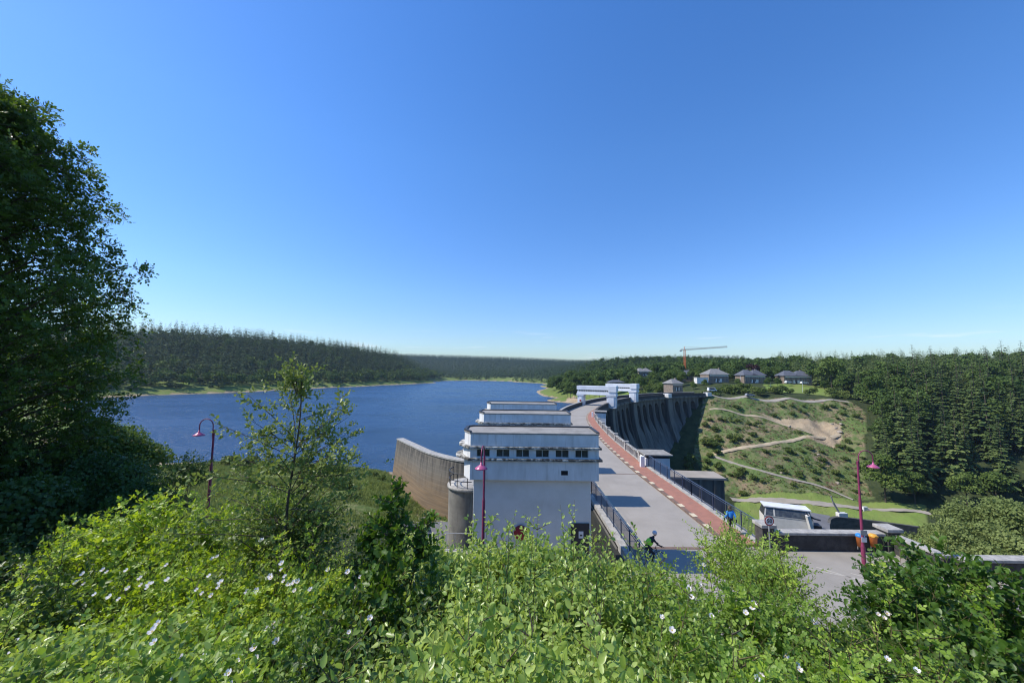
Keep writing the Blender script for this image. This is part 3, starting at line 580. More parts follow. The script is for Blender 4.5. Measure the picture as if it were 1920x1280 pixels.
# ------------------------------------------------------------------ gate houses over the spillway
GH0 = (0, 20.3, -.08)
def gate_house(label):
    r = empty('gate_house', GH0, 0, label, 'gate house', 'white gate houses in a row over the spillway'); r.scale = (1.055, 1, 1)
    P = lambda e, bay=0: [(-2.05-e*.5, -e), (4.47+e, -e), (4.5+e, 2.3+e), (-2.2, 2.3+e), (-2.43-e-bay*.7, 1.95), (-2.43-e-bay, 1.5), (-2.43-e-bay, 1.1), (-2.43-e-bay*.7, .75)]
    mb = MB(); mb.prism(P(0), 6.33, 6.98); mb.build('upper_wall', M['white'], r, .015)
    mb = MB(); mb.prism(P(.13, .2), 6.21, 6.328); mb.build('upper_ledge', M['ledge'], r, .02)
    # window band: wall with real openings
    wx = [(-1.72+i*1.0, -1.06+i*1.0) for i in range(6)]
    mb = MB(); edges = [-2.05]+[q for p in wx for q in p]+[4.47]
    for i in range(0, len(edges), 2): mb.box(edges[i], edges[i+1], 0, .2, 5.72, 6.208)
    mb.box(-2.05, 4.47, .001, .2, 5.72, 5.775); mb.box(-2.05, 4.47, .001, .2, 6.165, 6.208)
    mb.prism([(-2.05, 0.2), (-2.05, 0), (-2.43, .7), (-2.55, 1.1), (-2.55, 1.5), (-2.43, 1.95), (-2.2, 2.3), (-2.0, 2.3)], 5.72, 6.208); mb.box(4.3, 4.48, .201, 2.3, 5.72, 6.208); mb.box(-2.0, 4.3, 2.1, 2.3, 5.72, 6.208)
    mb.build('window_wall', M['white'], r)
    for x0, x1 in wx:
        mb = MB(); mb.box(x0, x1, .11, .13, 5.78, 6.16); wdo = mb.build('window', M['glass'], r)
        mb = MB(); c = (x0+x1)/2; mb.box(c-.018, c+.018, .07, .105, 5.78, 6.16)
        for a, b_ in ((x0, x0+.02), (x1-.02, x1)): mb.box(a, b_, .07, .105, 5.78, 6.16)
        mb.box(x0, x1, .068, .104, 5.776, 5.796); mb.build('frame', M['frame'], wdo)
    mb = MB(); mb.prism(P(.16, .34), 5.60, 5.718); mb.build('lower_ledge', M['ledge'], r, .02)
    mb = MB(); mb.prism(P(0), 4.57, 5.598); mb.build('lower_box', M['white'], r, .015)
    mb = MB(); mb.box(2.56, 2.9, -.006, .05, 4.87, 5.1); mb.build('vent_opening', M['black'], r)
    mb = MB(); mb.box(-1.88, 4.12, .32, 2.1, -9, 4.568); mb.build('pier_wall', M['cream'], r, .02)
    mb = MB(); mb.prism(P(.04), 6.982, 7.05); mb.build('roof', M['roof'], r, .01)
    mb = MB(); a = P(.04); b_ = P(-.1); b_[3] = (-2.1, 2.2)
    for i in range(8):
        j = (i+1) % 8
        if i == 0: continue
        mb.prism([a[i], a[j], b_[j], b_[i]], 7.052, 7.13)
    mb.build('roof_rim', M['dark'], r); 
    # rounded cutwater pier on the lake side with a railed platform
    mb = MB(); mb.lathe([(1.28, -10), (1.28, 2.78)], 28, (-2.55, 4.9, 0)); mb.build('cutwater_pier', M['concrete'], r)
    mb = MB(); mb.lathe([(0.001, 2.98), (1.36, 2.98), (1.36, 2.78), (1.2, 2.78)], 28, (-2.55, 4.9, 0)); mb.build('platform', M['cap'], r)
    mb = MB()
    for zz in (3.4, 3.85): mb.tube([(-2.55+1.25*math.cos(a), 4.9+1.25*math.sin(a), zz) for a in [R(150+i*11) for i in range(13)]], .03, 6)
    for a in (150, 180, 210, 240, 270): mb.tube([(-2.55+1.25*math.cos(R(a)), 4.9+1.25*math.sin(R(a)), 2.97), (-2.55+1.25*math.cos(R(a)), 4.9+1.25*math.sin(R(a)), 3.85)], .025, 6)
    mb.build('platform_rail', M['dark'], r)
    return r
gh = gate_house('nearest white gate house with six windows and dark door')
# the nearest one also has the door and the red cabinet
copy_tree(gh, (0, 20.3+9.5, -.08), 0, None, 'middle white gate house just behind the nearest one')
copy_tree(gh, (0, 20.3+18.8, -.08), 0, None, 'farthest white gate house, smallest of the row')
mb = MB(); mb.box(3.1, 4.02, .27, .317, -.02, 2.3); door = mb.build('door', M['dark'], gh)
mb = MB(); mb.box(3.48, 3.72, .255, .268, 1.55, 1.9); mb.box(3.54, 3.66, .25, .2549, 1.66, 1.74, 1); mb.build('notice', [M['signwhite'], M['dark']], door)
mb = MB(); mb.lathe([(.001, .16), (.34, .16), (.39, .12), (.39, 0), (.001, 0)], 8); o = mb.build('lifebuoy_cabinet', M['red']); o.rotation_euler = (R(90), 0, 0); o.location = (.60, 20.3+.318, 1.72)
tag(o, 'round red lifebuoy cabinet fixed on the white gate house wall', 'cabinet')
mb = MB(); mb.box(0, .35, 20.1, 46, -9, -.33); M['void_shade'] = mat('painted_void_shade', (.022, .024, .02), .9, (.035, .036, .028), 1); o = mb.build('void_shade_wall', M['void_shade']); o.location = (6.2, 0, 0); tag(o, 'near black wall panel painted as the shade of the void under the road edge', 'wall')  # added near black panel: shade of the spillway void painted into its colour
mb = MB(); mb.box(-3.6, 6.1, 0, .5, -8, -1.6); o = mb.build('retaining_wall', M['channel']); o.location = (0, 23.0, 0); tag(o, 'dark concrete wall behind the nearest gate house', 'wall')
# ------------------------------------------------------------------ curved spillway wall on the lake side
m, n, b = newmat('stained_wall'); b.inputs['Roughness'].default_value = .9; tcn = N(n, 'ShaderNodeTexCoord')
sp_ = N(n, 'ShaderNodeSeparateXYZ'); n.links.new(tcn.outputs['Object'], sp_.inputs[0])
def nadd(a, k, c):
    x = N(n, 'ShaderNodeMath', operation='MULTIPLY_ADD'); n.links.new(a, x.inputs[0]); x.inputs[1].default_value = k
    if isinstance(c, float): x.inputs[2].default_value = c
    else: n.links.new(c, x.inputs[2])
    return x.outputs[0]
h_ = nadd(nse(.8, 0, 1), 1.2, sp_.outputs[2]); mr = N(n, 'ShaderNodeMapRange'); mr.inputs[1].default_value = -3.9; mr.inputs[2].default_value = -1.0; n.links.new(h_, mr.inputs[0])
c0 = mixc(nse(1.0, .4, .6, 6, (.3, .3, 3)), (.23, .155, .085), (.165, .115, .068)); c1 = mixc(nse(1.4, .45, .6, 6, (1.5, 1.5, .12)), (.17, .15, .12), (.09, .082, .068))
c_ = mixc(mr.outputs[0], c0, c1)
mr2 = N(n, 'ShaderNodeMapRange'); mr2.inputs[1].default_value = -1.9; mr2.inputs[2].default_value = -.3; n.links.new(sp_.outputs[2], mr2.inputs[0])
mu = N(n, 'ShaderNodeMath', operation='MULTIPLY'); n.links.new(mr2.outputs[0], mu.inputs[0]); n.links.new(nse(1.6, .42, .56, 8, (1.5, 1.5, .25)), mu.inputs[1])
c_ = mixc(mu.outputs[0], c_, (.055, .05, .045)); 
wv = N(n, 'ShaderNodeTexWave'); wv.bands_direction = 'Z'; wv.inputs['Scale'].default_value = .55; wv.inputs['Distortion'].default_value = .6; n.links.new(tcn.outputs['Object'], wv.inputs[0])
r_ = N(n, 'ShaderNodeMapRange'); r_.inputs[1].default_value = .93; r_.inputs[2].default_value = 1; r_.inputs[4].default_value = .12; n.links.new(wv.outputs['Fac'], r_.inputs[0]); c_ = mixc(r_.outputs[0], c_, (.42, .36, .27))
n.links.new(c_, b.inputs['Base Color']); M['stained'] = m
WP = [(-17.4, 57.6), (-17.1, 56.9), (-13.6, 51.9), (-10.5, 47.6), (-7.7, 44.9), (-5.4, 43.4), (-2, 42.2), (3, 41.8)]
root = empty('spillway_wall', (-10, 48, 0), 0, 'curved concrete wall stained ochre below and black above beside the lake', 'wall')
L = [spline(WP, i/10) for i in range(10, 10*(len(WP)-1)+1)]
def wallsweep(L, th, z0, z1, batter, off=0):
    mb = MB(); vs = []
    for i, p in enumerate(L):
        d = (L[min(i+1, len(L)-1)]-L[max(i-1, 0)]).normalized(); nn = Vector((d.y, -d.x))*(1)   # toward the camera side
        q = p-nn*0
        for (o, z) in ((off+batter, z0), (off, z1), (-th-off, z1), (-th-off-batter, z0)): w_ = q+nn*o; vs.append((w_.x+10, w_.y-48, z))
    k = 4; fs = [(i*4+j, i*4+4+j, i*4+4+(j+1) % 4, i*4+(j+1) % 4) for i in range(len(L)-1) for j in range(4)]+[(0, 1, 2, 3), tuple(len(L)*4-4+j for j in (3, 2, 1, 0))]
    return mb.add(vs, fs)
_d = (L[1]-L[0]).normalized(); L0 = [L[0]]
wallsweep(L, .9, -9, -.05, .9).build('wall', M['stained'], root)
wallsweep(L, .9, -.048, .12, 0, .08).build('coping', M['cap'], root)
# low wall and ledge left of the gate houses
mb = MB(); mb.box(-3.4, 0, -.2, .2, -3, .0); mb.box(-3.45, .05, -.28, .28, .002, .16); o = mb.build('low_wall', M['cap'], None, .02); o.location = (-1.9+.3, 22.6, -.35); tag(o, 'pale concrete ledge between white gate house and rounded pier', 'wall')
root = empty('hand_rail', (-4.9, 22.7, -.2), 0, 'thin grey handrail on the pale ledge beside the rounded pier', 'railing')
mb = MB(); mb.tube([(-1.2, 0, .95), (3, 0, .95)], .025, 6); mb.build('rail', M['grey'], root)
for x in (-1.2, 1.0, 1.7, 3): mb = MB(); mb.tube([(x, 0, 0), (x, 0, .95)], .025, 6); mb.build('post', M['grey'], root)
mb = MB(); mb.box(-9.6, -5.6, 0, .4, -3.2, -.1); mb.box(-9.65, -5.55, -.05, .45, -.098, .04); o = mb.build('parapet_wall', M['parapet'], None, .02); o.location = (0, 25.4, 0); tag(o, 'low dark parapet wall behind the leafy oak sapling', 'wall')
mb = MB(); mb.box(-5.4, -3.9, 0, 2.2, -.1, 0, 0, Matrix.Translation((0, 24.4, -1.0)) @ Matrix.Rotation(R(26), 4, 'X')); o = mb.build('ramp_slab', M['lining']); tag(o, 'sloping grey slab between parapet wall and rounded pier', 'slab')
# ------------------------------------------------------------------ forecourt walls
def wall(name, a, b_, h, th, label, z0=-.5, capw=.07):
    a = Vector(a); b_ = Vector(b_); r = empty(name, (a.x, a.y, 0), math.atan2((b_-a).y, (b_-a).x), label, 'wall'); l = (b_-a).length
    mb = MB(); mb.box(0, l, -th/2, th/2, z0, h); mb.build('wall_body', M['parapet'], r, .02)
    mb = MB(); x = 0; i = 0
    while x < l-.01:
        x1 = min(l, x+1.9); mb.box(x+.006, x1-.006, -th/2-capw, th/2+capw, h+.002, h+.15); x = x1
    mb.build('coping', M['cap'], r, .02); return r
wall('parapet_wall', (15.6, 22.95), (22.1, 22.95), .88, .45, 'long dark parapet wall behind the litter bins', -6)
wall('parapet_wall', (22.55, 22.5), (22.65, 20.1), .88, .42, 'short wall with lighter sunlit face running toward the camera', -6)
wall('parapet_wall', (23.1, 19.95), (46, 19.9), .88, .45, 'dark parapet wall at the right edge of the forecourt', -6)
def pillar(x, y, h, w_, label):
    r = empty('wall_pillar', (x, y, 0), 0, label, 'pillar', 'square stone pillars of the forecourt wall'); mb = MB(); mb.box(-w_/2, w_/2, -w_/2, w_/2, -6, h); mb.build('shaft', M['parapet'], r, .02)
    mb = MB(); mb.box(-w_/2-.1, w_/2+.1, -w_/2-.1, w_/2+.1, h+.002, h+.2); mb.build('cap', M['cap'], r, .03)
pillar(22.5, 22.95, 1.15, .75, 'stone pillar with pale cap where the forecourt wall turns'); pillar(15.25, 23.1, 1.25, .7, 'stone pillar behind the speed sign')
# ------------------------------------------------------------------ street lamps
def lamp(loc, rz, label, h=6.1):
    r = empty('street_lamp', loc, rz, label, 'street lamp', 'magenta street lamps with curved necks')
    mb = MB(); mb.tube([(0, 0, -1.5), (0, 0, 1.3)], .095, 12); mb.tube([(0, 0, 1.25), (0, 0, 1.42)], [.095, .065], 12); mb.tube([(0, 0, 1.4), (0, 0, 3.7)], .065, 12); mb.tube([(0, 0, 3.65), (0, 0, 3.8)], [.065, .048], 12); mb.tube([(0, 0, 3.75), (0, 0, h-.55)], .048, 10); mb.lathe([(.17, 0), (.17, .03), (.1, .05)], 16); mb.build('pole', M['magenta'], r)
    a = [(.06, 0, h-1.0), (.06, 0, h-.45)] + [(.06+.36-.36*math.cos(t), 0, h-.36+.36*math.sin(t)) for t in [PI*i/12 for i in range(13)]] + [(.78, 0, h-.62)]
    mb = MB(); mb.tube(a, .026, 8); mb.build('neck', M['magenta'], r)
    mb = MB(); mb.lathe([(.001, 0), (.035, 0), (.05, -.09), (.13, -.15), (.26, -.24), (.27, -.27), (.25, -.262), (.1, -.17), (.001, -.15)], 24, (.78, 0, h-.6)); sh = mb.build('lamp_shade', M['maglamp'], r)
    mb = MB(); mb.lathe([(.001, -.30), (.10, -.29), (.19, -.255), (.2, -.235)], 20, (.78, 0, h-.6)); mb.build('lamp_glass', M['lampwhite'], sh); return r
p = g(1621, 1072, 0); lamp((p.x, p.y, 0), R(-4), 'magenta street lamp on the forecourt beside the litter bins', 6.25)
b0 = at(907, 940, 16.8); lamp((b0.x, 16.8, 7.02-6.1), R(-96), 'magenta street lamp in front of the white gate house')
b0 = at(398, 850, 20); lamp((b0.x, 20, 7.55-6.1), R(180), 'magenta street lamp standing before the lake at left')
r = bpy.data.objects['street_lamp']; mb = MB(); mb.box(-.13, .13, -.115, -.105, 1.55, 1.8); mb.build('sticker', M['signwhite'], r)
mb = MB(); mb.box(-.16, .16, -.125, -.1, 1.9, 2.15); mb.build('control_box', M['grey'], r)
# bins
def litter_bin(x, y, lid, label):
    r = empty('litter_bin', (x, y, .25), 0, label, 'litter bin', 'orange litter bins before the parapet wall'); r.scale = (.7, .7, .75); r.location.z = .42
    mb = MB(); mb.lathe([(.001, 0), (.20, 0), (.27, .72), (.29, .75), (.26, .75), (.18, .05)], 20); mb.build('bin_body', M['orange'], r)
    mb = MB(); mb.lathe([(.30, .752), (.30, .84), (.22, .93), (.001, .95)], 20); mb.box(-.17, .17, -.312, -.2, .78, .86, 0); mb.build('lid', lid, r)
    mb = MB(); mb.tube([(0, .24, -.3), (0, .24, .8)], .03, 6); mb.build('post', M['grey'], r)
litter_bin(at(1613, 1020, 22.4).x, 22.4, M['bluep'], 'orange litter bin with blue lid beside the lamp pole'); litter_bin(at(1638, 1020, 22.4).x, 22.4, M['yellow'], 'orange litter bin with yellow lid right of the lamp pole')
# 50 sign
p = at(1442, 976, 22.0); r = empty('speed_sign', (p.x, 22.0, 0), 0, 'round red rimmed speed limit sign reading 50 on grey pole', 'road sign')
mb = MB(); mb.tube([(0, .03, -.2), (0, .03, p.z+.2)], .035, 8); mb.build('pole', M['grey'], r)
def disc(rad, y, name, mt, par):
    mb = MB(); vs = [(rad*math.cos(2*PI*i/32), y, p.z+rad*math.sin(2*PI*i/32)) for i in range(32)]; v2 = [(a, y+.012, c) for a, _, c in vs]
    mb.add(vs+v2, [tuple(range(32)), tuple(range(63, 31, -1))]+[(i, i+32, (i+1) % 32+32, (i+1) % 32) for i in range(32)]); return mb.build(name, mt, par)
sg = disc(.27, -.02, 'sign_plate', M['redsign'], r); disc(.205, -.036, 'sign_face', M['signwhite'], sg)
cu = bpy.data.curves.new('numerals', 'FONT'); cu.body = '50'; cu.size = .30; cu.align_x = 'CENTER'; cu.align_y = 'CENTER'; cu.extrude = .003; cu.offset = .008
to = bpy.data.objects.new('numerals_text', cu); C.objects.link(to); bpy.context.view_layer.update()
dg = bpy.context.evaluated_depsgraph_get(); me = bpy.data.meshes.new_from_object(to.evaluated_get(dg)); bpy.data.objects.remove(to); me.name = 'numerals'
o = link('numerals', me, M['dark'], sg); o.location = (0, -.043, p.z); o.rotation_euler = (R(90), 0, 0)
# ------------------------------------------------------------------ people
def skin(name, chain, mt, parent, sub_=1):
    """chain: {key:(x,y,z,r,parentkey)} first one is the root"""
    bm = bmesh.new(); ly = bm.verts.layers.skin.verify(); V = {}
    for i, (k, (x, y, z, rad, pk)) in enumerate(chain.items()):
        v = bm.verts.new((x, y, z)); v[ly].radius = (rad, rad); v[ly].use_root = (i == 0); V[k] = v
        if pk: bm.edges.new((V[pk], v))
    me = bpy.data.meshes.new(name); bm.to_mesh(me); bm.free(); o = link(name, me, mt, parent)
    s_ = o.modifiers.new('skin', 'SKIN'); s_.use_smooth_shade = True
    if sub_: q = o.modifiers.new('sub', 'SUBSURF'); q.levels = sub_; q.render_levels = sub_
    return o
def hand(ch, key, side, base, dirv, upv):
    d = Vector(dirv).normalized(); u_ = Vector(upv).normalized(); s_ = d.cross(u_)
    b = Vector(base); pk = key
    for i, (off, ln) in enumerate(((-.032, .07), (-.011, .08), (.011, .076), (.032, .06))):
        a = b+s_*off+d*.05; m1 = a+d*ln*.5-u_*.012; e = a+d*ln*.75-u_*.045
        ch[f'{key}f{i}a'] = (*a, .011, pk); ch[f'{key}f{i}b'] = (*m1, .009, f'{key}f{i}a'); ch[f'{key}f{i}c'] = (*e, .008, f'{key}f{i}b')
    t = b+s_*(.045*side); e = t+d*.04+s_*.02*side
    ch[key+'ta'] = (*t, .012, pk); ch[key+'tb'] = (*e, .01, key+'ta')
def head(parent, x, y, z, fx, skinmat, hairmat, s=1.0):
    # ellipsoid head with nose, ears, eyes, mouth; fx = facing unit vector in xy
    f = Vector((fx[0], fx[1], 0)).normalized(); sd = Vector((-f.y, f.x, 0)); bm = bmesh.new(); bmesh.ops.create_uvsphere(bm, u_segments=20, v_segments=14, radius=1)
    for v in bm.verts:
        a, b_, c = v.co; jaw = 1-.22*max(0, -c); v.co = Vector((x, y, z))+f*a*.098*s*jaw+sd*b_*.076*s*jaw+Vector((0, 0, c*.118*s))
    me = bpy.data.meshes.new('head'); bm.to_mesh(me); bm.free(); hd = link('head', me, skinmat, parent); [setattr(q, 'use_smooth', True) for q in me.polygons]
    c = Vector((x, y, z)); mb = MB(); mb.tube([c+f*.09*s+Vector((0, 0, .02)), c+f*.118*s-Vector((0, 0, .02)), c+f*.092*s-Vector((0, 0, .03))], [.008, .015, .008], 6)
    for q in (-1, 1): mb.lathe([(.001, 0), (.02, 0), (.022, .045), (.001, .05)], 8, tuple(c+sd*.078*q-Vector((0, 0, .03))))
    mb.build('nose_and_ears', skinmat, hd)
    mb = MB()
    for q in (-1, 1): mb.cbox(c+f*.09*s+sd*.03*q+Vector((0, 0, .005)), (.018, .018, .012))
    mb.cbox(c+f*.088*s-Vector((0, 0, .055)), (.03, .03, .008)); mb.build('eyes_and_mouth', M['dark'], hd); return hd
# cyclist, heading away over the bridge to the right, leaning on the bars
cx, cy = 7.5, 20.8
cyc = empty('person', (cx, cy, 0), R(12), 'person on a bicycle in a green vest, dark sleeves and grey helmet', 'person')
ch = {'pelvis': (-.16, 0, .97, .135, None), 'waist': (-.05, 0, 1.12, .13, 'pelvis'), 'chest': (.14, 0, 1.32, .15, 'waist'), 'neck': (.26, 0, 1.45, .062, 'chest'), 'nt': (.31, 0, 1.52, .055, 'neck')}
for q, nm in ((1, 'l'), (-1, 'r')):
    dn = q == 1
    ch['sh'+nm] = (.19, .18*q, 1.37, .065, 'chest'); ch['el'+nm] = (.36, .24*q, 1.16, .045, 'sh'+nm); ch['wr'+nm] = (.56, .22*q, 1.05, .032, 'el'+nm); ch['pa'+nm] = (.61, .22*q, 1.04, .036, 'wr'+nm)
    hand(ch, 'pa'+nm, q, (.61, .22*q, 1.04), (1, 0, -.2), (0, 0, 1))
    kn = (.26, .12*q, .80) if dn else (.24, .12*q, .62); an = (.04, .12*q, .47) if dn else (.08, .12*q, .20)
    ch['hp'+nm] = (-.12, .1*q, .93, .1, 'pelvis'); ch['kn'+nm] = (*kn, .062, 'hp'+nm); ch['cf'+nm] = ((kn[0]+an[0])/2-.02, .12*q, (kn[2]+an[2])/2, .052, 'kn'+nm); ch['an'+nm] = (*an, .036, 'cf'+nm); ch['to'+nm] = (an[0]+.17, .12*q, an[2]-.08, .032, 'an'+nm)
skin('body', ch, M['blackcloth'], cyc)
skin('vest', {'a': (-.12, 0, 1.04, .19, None), 'b': (.03, 0, 1.22, .2, 'a'), 'c': (.15, 0, 1.36, .19, 'b')}, M['hivis'], cyc)
hd = head(cyc, .36, 0, 1.61, (1, 0), M['skin'], None)
mb = MB(); mb.lathe([(.115, -.02), (.125, .03), (.11, .09), (.06, .13), (.001, .145)], 20, (.345, 0, 1.64)); mb.build('helmet', M['helmet'], cyc)
bk = empty('bicycle', (cx, cy, 0), R(12), 'dark bicycle ridden at the road edge by the green vested cyclist', 'bicycle')
for wx_ in (-.52, .55):
    mb = MB(); mb.tube([(wx_+.34*math.cos(2*PI*i/28), 0, .35+.34*math.sin(2*PI*i/28)) for i in range(29)], .018, 6, cap=False); wl_ = mb.build('wheel', M['tyre'], bk)
    mb = MB()
    for i in range(14): mb.tube([(wx_, 0, .35), (wx_+.33*math.cos(2*PI*i/14), 0, .35+.33*math.sin(2*PI*i/14))], .003, 3)
    mb.build('spokes', M['grey'], wl_)
mb = MB()
for a, b_ in (((-.52, 0, .35), (-.05, 0, .32)), ((-.52, 0, .35), (-.17, 0, .8)), ((-.05, 0, .32), (-.2, 0, .87)), ((-.17, 0, .8), (.38, 0, .86)), ((-.05, 0, .32), (.4, 0, .78)), ((.38, 0, .95), (.55, 0, .35))): mb.tube([a, b_], .019, 8)
mb.build('frame', M['dark'], bk); mb = MB(); mb.tube([(.38, 0, .93), (.42, 0, 1.0), (.55, .0, 1.0)], .015, 6); mb.tube([(.6, -.26, 1.0), (.55, 0, 1.0), (.6, .26, 1.0)], .016, 6); mb.build('handlebar', M['dark'], bk)
mb = MB(); mb.cbox((-.2, 0, .885), (.26, .13, .05)); mb.build('saddle', M['dark'], bk, .02)
mb = MB(); mb.tube([(.0, -.1, .17), (-.05, -.1, .32), (-.05, .1, .32), (-.02, .1, .46)], .012, 6); mb.cbox((.02, -.13, .16), (.1, .08, .02)); mb.cbox((0, .13, .46), (.1, .08, .02)); mb.build('pedals', M['dark'], bk)
# walker in blue on the red path
wk = empty('person', (14.1, 24.6, .12), R(100), 'person in a bright blue jacket walking by the blue railing', 'person')
ch = {'pelvis': (0, 0, .95, .13, None), 'waist': (0, 0, 1.1, .125, 'pelvis'), 'chest': (.02, 0, 1.33, .15, 'waist'), 'neck': (.03, 0, 1.48, .06, 'chest')}
for q, nm in ((1, 'l'), (-1, 'r')):
    ch['sh'+nm] = (.02, .19*q, 1.39, .06, 'chest'); ch['el'+nm] = (-.06+.1*q, .25*q, 1.13, .043, 'sh'+nm); ch['wr'+nm] = (.0+.22*q, .24*q, .92, .03, 'el'+nm); ch['pa'+nm] = (.02+.22*q, .24*q, .86, .034, 'wr'+nm)
    hand(ch, 'pa'+nm, q, (.02+.22*q, .24*q, .86), (.15, 0, -1), (1, 0, 0))
    ch['hp'+nm] = (0, .09*q, .9, .098, 'pelvis'); ch['kn'+nm] = (-.12*q+.05, .1*q, .5, .06, 'hp'+nm); ch['an'+nm] = (-.26*q-.02, .1*q, .09, .038, 'kn'+nm); ch['to'+nm] = (-.26*q+.14, .1*q, .035, .034, 'an'+nm)
skin('body', ch, M['blackcloth'], wk)
ch2 = {'a': (0, 0, .93, .15, None), 'b': (0, 0, 1.12, .145, 'a'), 'c': (.02, 0, 1.34, .17, 'b')}
for q, nm in ((1, 'l'), (-1, 'r')): ch2['s'+nm] = (.02, .19*q, 1.39, .075, 'c'); ch2['e'+nm] = (-.06+.1*q, .25*q, 1.13, .06, 's'+nm); ch2['w'+nm] = (.0+.21*q, .24*q, .94, .048, 'e'+nm)
skin('jacket', ch2, M['bluecloth'], wk); head(wk, .04, 0, 1.63, (1, 0), M['skin'], None)
mb = MB(); mb.lathe([(.085, -.05), (.1, .0), (.085, .08), (.001, .125)], 16, (.02, 0, 1.65)); mb.build('hair', M['bark'], wk)
# ------------------------------------------------------------------ valley works
p = at(1253, 893, 80); r = empty('valve_house', (p.x, 80, 0), R(-4), 'flat roofed concrete block at the foot of the dam in shade', 'building')
mb = MB(); mb.box(0, 11.3, 0, 5, -38, p.z-.35); mb.build('wall', M['damconc'], r)
mb = MB(); mb.box(-.3, 11.6, -.35, 5.3, p.z-.348, p.z+.05); mb.build('roof', M['trackg'], r)
for i in range(4): mb = MB(); mb.box(.4+i*2.9, 1.0+i*2.9, -.3, -.002, -38, p.z-.35); mb.build('buttress', M['damconc'], r)
# long white building with glazed sloping side
p0 = at(1433, 990, 100); gz = p0.z; r = empty('pump_building', (p0.x, 100, gz), R(-20), 'white valley building with glazed band under a silver roof', 'building')
mb = MB(); mb.box(0, 10.6, 0, 4.2, -3, 3.3); mb.build('wall', M['cream'], r, .03)
mb = MB(); mb.add([(.0, .0, 3.3), (10.6, 0, 3.3), (10.2, .9, 5.3), (.6, .9, 5.3), (0, 4.2, 3.3), (10.6, 4.2, 3.3), (10.2, 3.9, 5.3), (.6, 3.9, 5.3)], [(0, 1, 2, 3), (1, 5, 6, 2), (4, 7, 6, 5), (0, 3, 7, 4)]); mb.build('glazing', M['glass'], r)
mb = MB(); mb.box(.3, 10.5, .5, 4.4, 5.302, 5.6); mb.build('roof', M['bluewhite'], r, .03)
mb = MB()
for x in (.05, 2.2, 9.6): mb.add([(x, -.03, 3.3), (x+.35, -.03, 3.3), (x+.85 if x < 1 else x+.45, .86, 5.3), (x+.55 if x < 1 else x+.1, .86, 5.3)], [(0, 1, 2, 3)])
mb.box(0, 10.6, -.05, -.003, 3.2, 3.4); mb.build('mullions', M['frame'], r)
mb = MB(); mb.box(10.61, 12.4, .3, 2.6, -3, 2.2); mb.build('annex', M['dark'], r)
# sluice channel: dark curved wall, grey lined apron, hoist
root = empty('channel_wall', (100, 110, -34), 0, 'dark rounded stone wall of the outlet channel', 'wall')
pts = ap((1556, 990, 103), (1557, 980, 105), (1562, 975, 107), (1575, 972, 108), (1620, 973, 108), (1680, 979, 107), (1740, 986, 106), (1800, 993, 105))
LW = [spline(pts, i/6) for i in range(6*(len(pts)-1)+1)]; mb = MB(); vs = []
for i, q in enumerate(LW):
    zt = at(1575+ i*.1, 969+ max(0, (i-18))*.75, 108).z if i > 8 else at(1575, 984-i*1.9, 108).z
    for dy, z in ((0, -44), (0, zt), (.9, zt), (.9, -44)): vs.append((q.x-100, q.y+dy-110, z+34))
mb.add(vs, [(i*4+j, i*4+4+j, i*4+4+(j+1) % 4, i*4+(j+1) % 4) for i in range(len(LW)-1) for j in range(4)]); mb.build('wall', M['channel'], root)
P4 = [at(1508, 958, 112), at(1556, 966, 112), at(1556, 1003, 96), at(1512, 1003, 94)]
mb = MB(); vs = [tuple(q) for q in P4]+[(q.x, q.y, q.z-3) for q in P4]; mb.add(vs, [(3, 2, 1, 0), (4, 5, 6, 7), (0, 1, 5, 4), (1, 2, 6, 5), (2, 3, 7, 6), (3, 0, 4, 7)]); tag(mb.build('apron_slab', M['lining']), 'grey lined apron beside the white valley building', 'slab')
root = empty('sluice_hoist', tuple(at(1578, 966, 109)), 0, 'pale sluice hoist with raised dark arm above the channel wall', 'hoist')
mb = MB(); mb.box(-1.2, 1.3, -.6, .6, -3, .8); mb.build('housing', M['cream'], root, .05)
mb = MB(); mb.tube([(-.6, 0, .6), (-2.2, 0, 3.6)], .25, 6); mb.tube([(-2.2, 0, 3.6), (-2.7, 0, 5.2)], .18, 6); mb.build('arm', M['grey'], root)
root = empty('sluice_hoist', tuple(at(1522, 985, 96)), 0, 'pale inclined sluice frame beside the white valley building', 'hoist')
mb = MB(); mb.box(-.7, .1, -.4, .4, -2.5, 2.6, 0, Matrix.Rotation(R(-14), 4, 'Y')); mb.build('frame', M['cream'], root)
mb = MB(); mb.tube([(-1.2, 0, 2.2), (2.2, 0, 1.3)], .2, 6); mb.tube([(-1.4, 0, 3.0), (.6, 0, 1.8)], .15, 6); mb.build('arm', M['dark'], root)
root = empty('utility_cabinet', tuple(at(1622, 957, 126)), 0, 'small white utility cabinet beside the gravel service road', 'cabinet'); mb = MB(); mb.box(-.7, .7, -.3, .3, -.3, 1.3); mb.build('case', M['signwhite'], root, .03); mb = MB(); mb.box(-.5, .5, -.34, -.302, 0, 1.1); mb.build('door', M['frame'], root)
# stones on the slope
def stone(x, y, s, label, g_=None):
    bm = bmesh.new(); bmesh.ops.create_icosphere(bm, subdivisions=2, radius=s)
    for v in bm.verts: v.co *= random.uniform(.75, 1.1); v.co.z *= .7
    me = bpy.data.meshes.new('boulder'); bm.to_mesh(me); bm.free(); o = link('boulder', me, M['boulder']); o.location = (x, y, H(x, y)+s*.2); tag(o, label, 'rock', g_)
for u, v, Y_, s in ((1566, 806, 174, 1.0), (1574, 811, 172, 1.2), (1560, 801, 176, .8), (1577, 800, 175, .9), (1467, 892, 146, .9), (1571, 905, 143, .8), (1480, 803, 174, .8), (1535, 850, 157, .7)):
    q = at(u, v, Y_); stone(q.x, Y_, s, 'pale boulder lying on the cleared slope', 'boulders on the cleared slope')
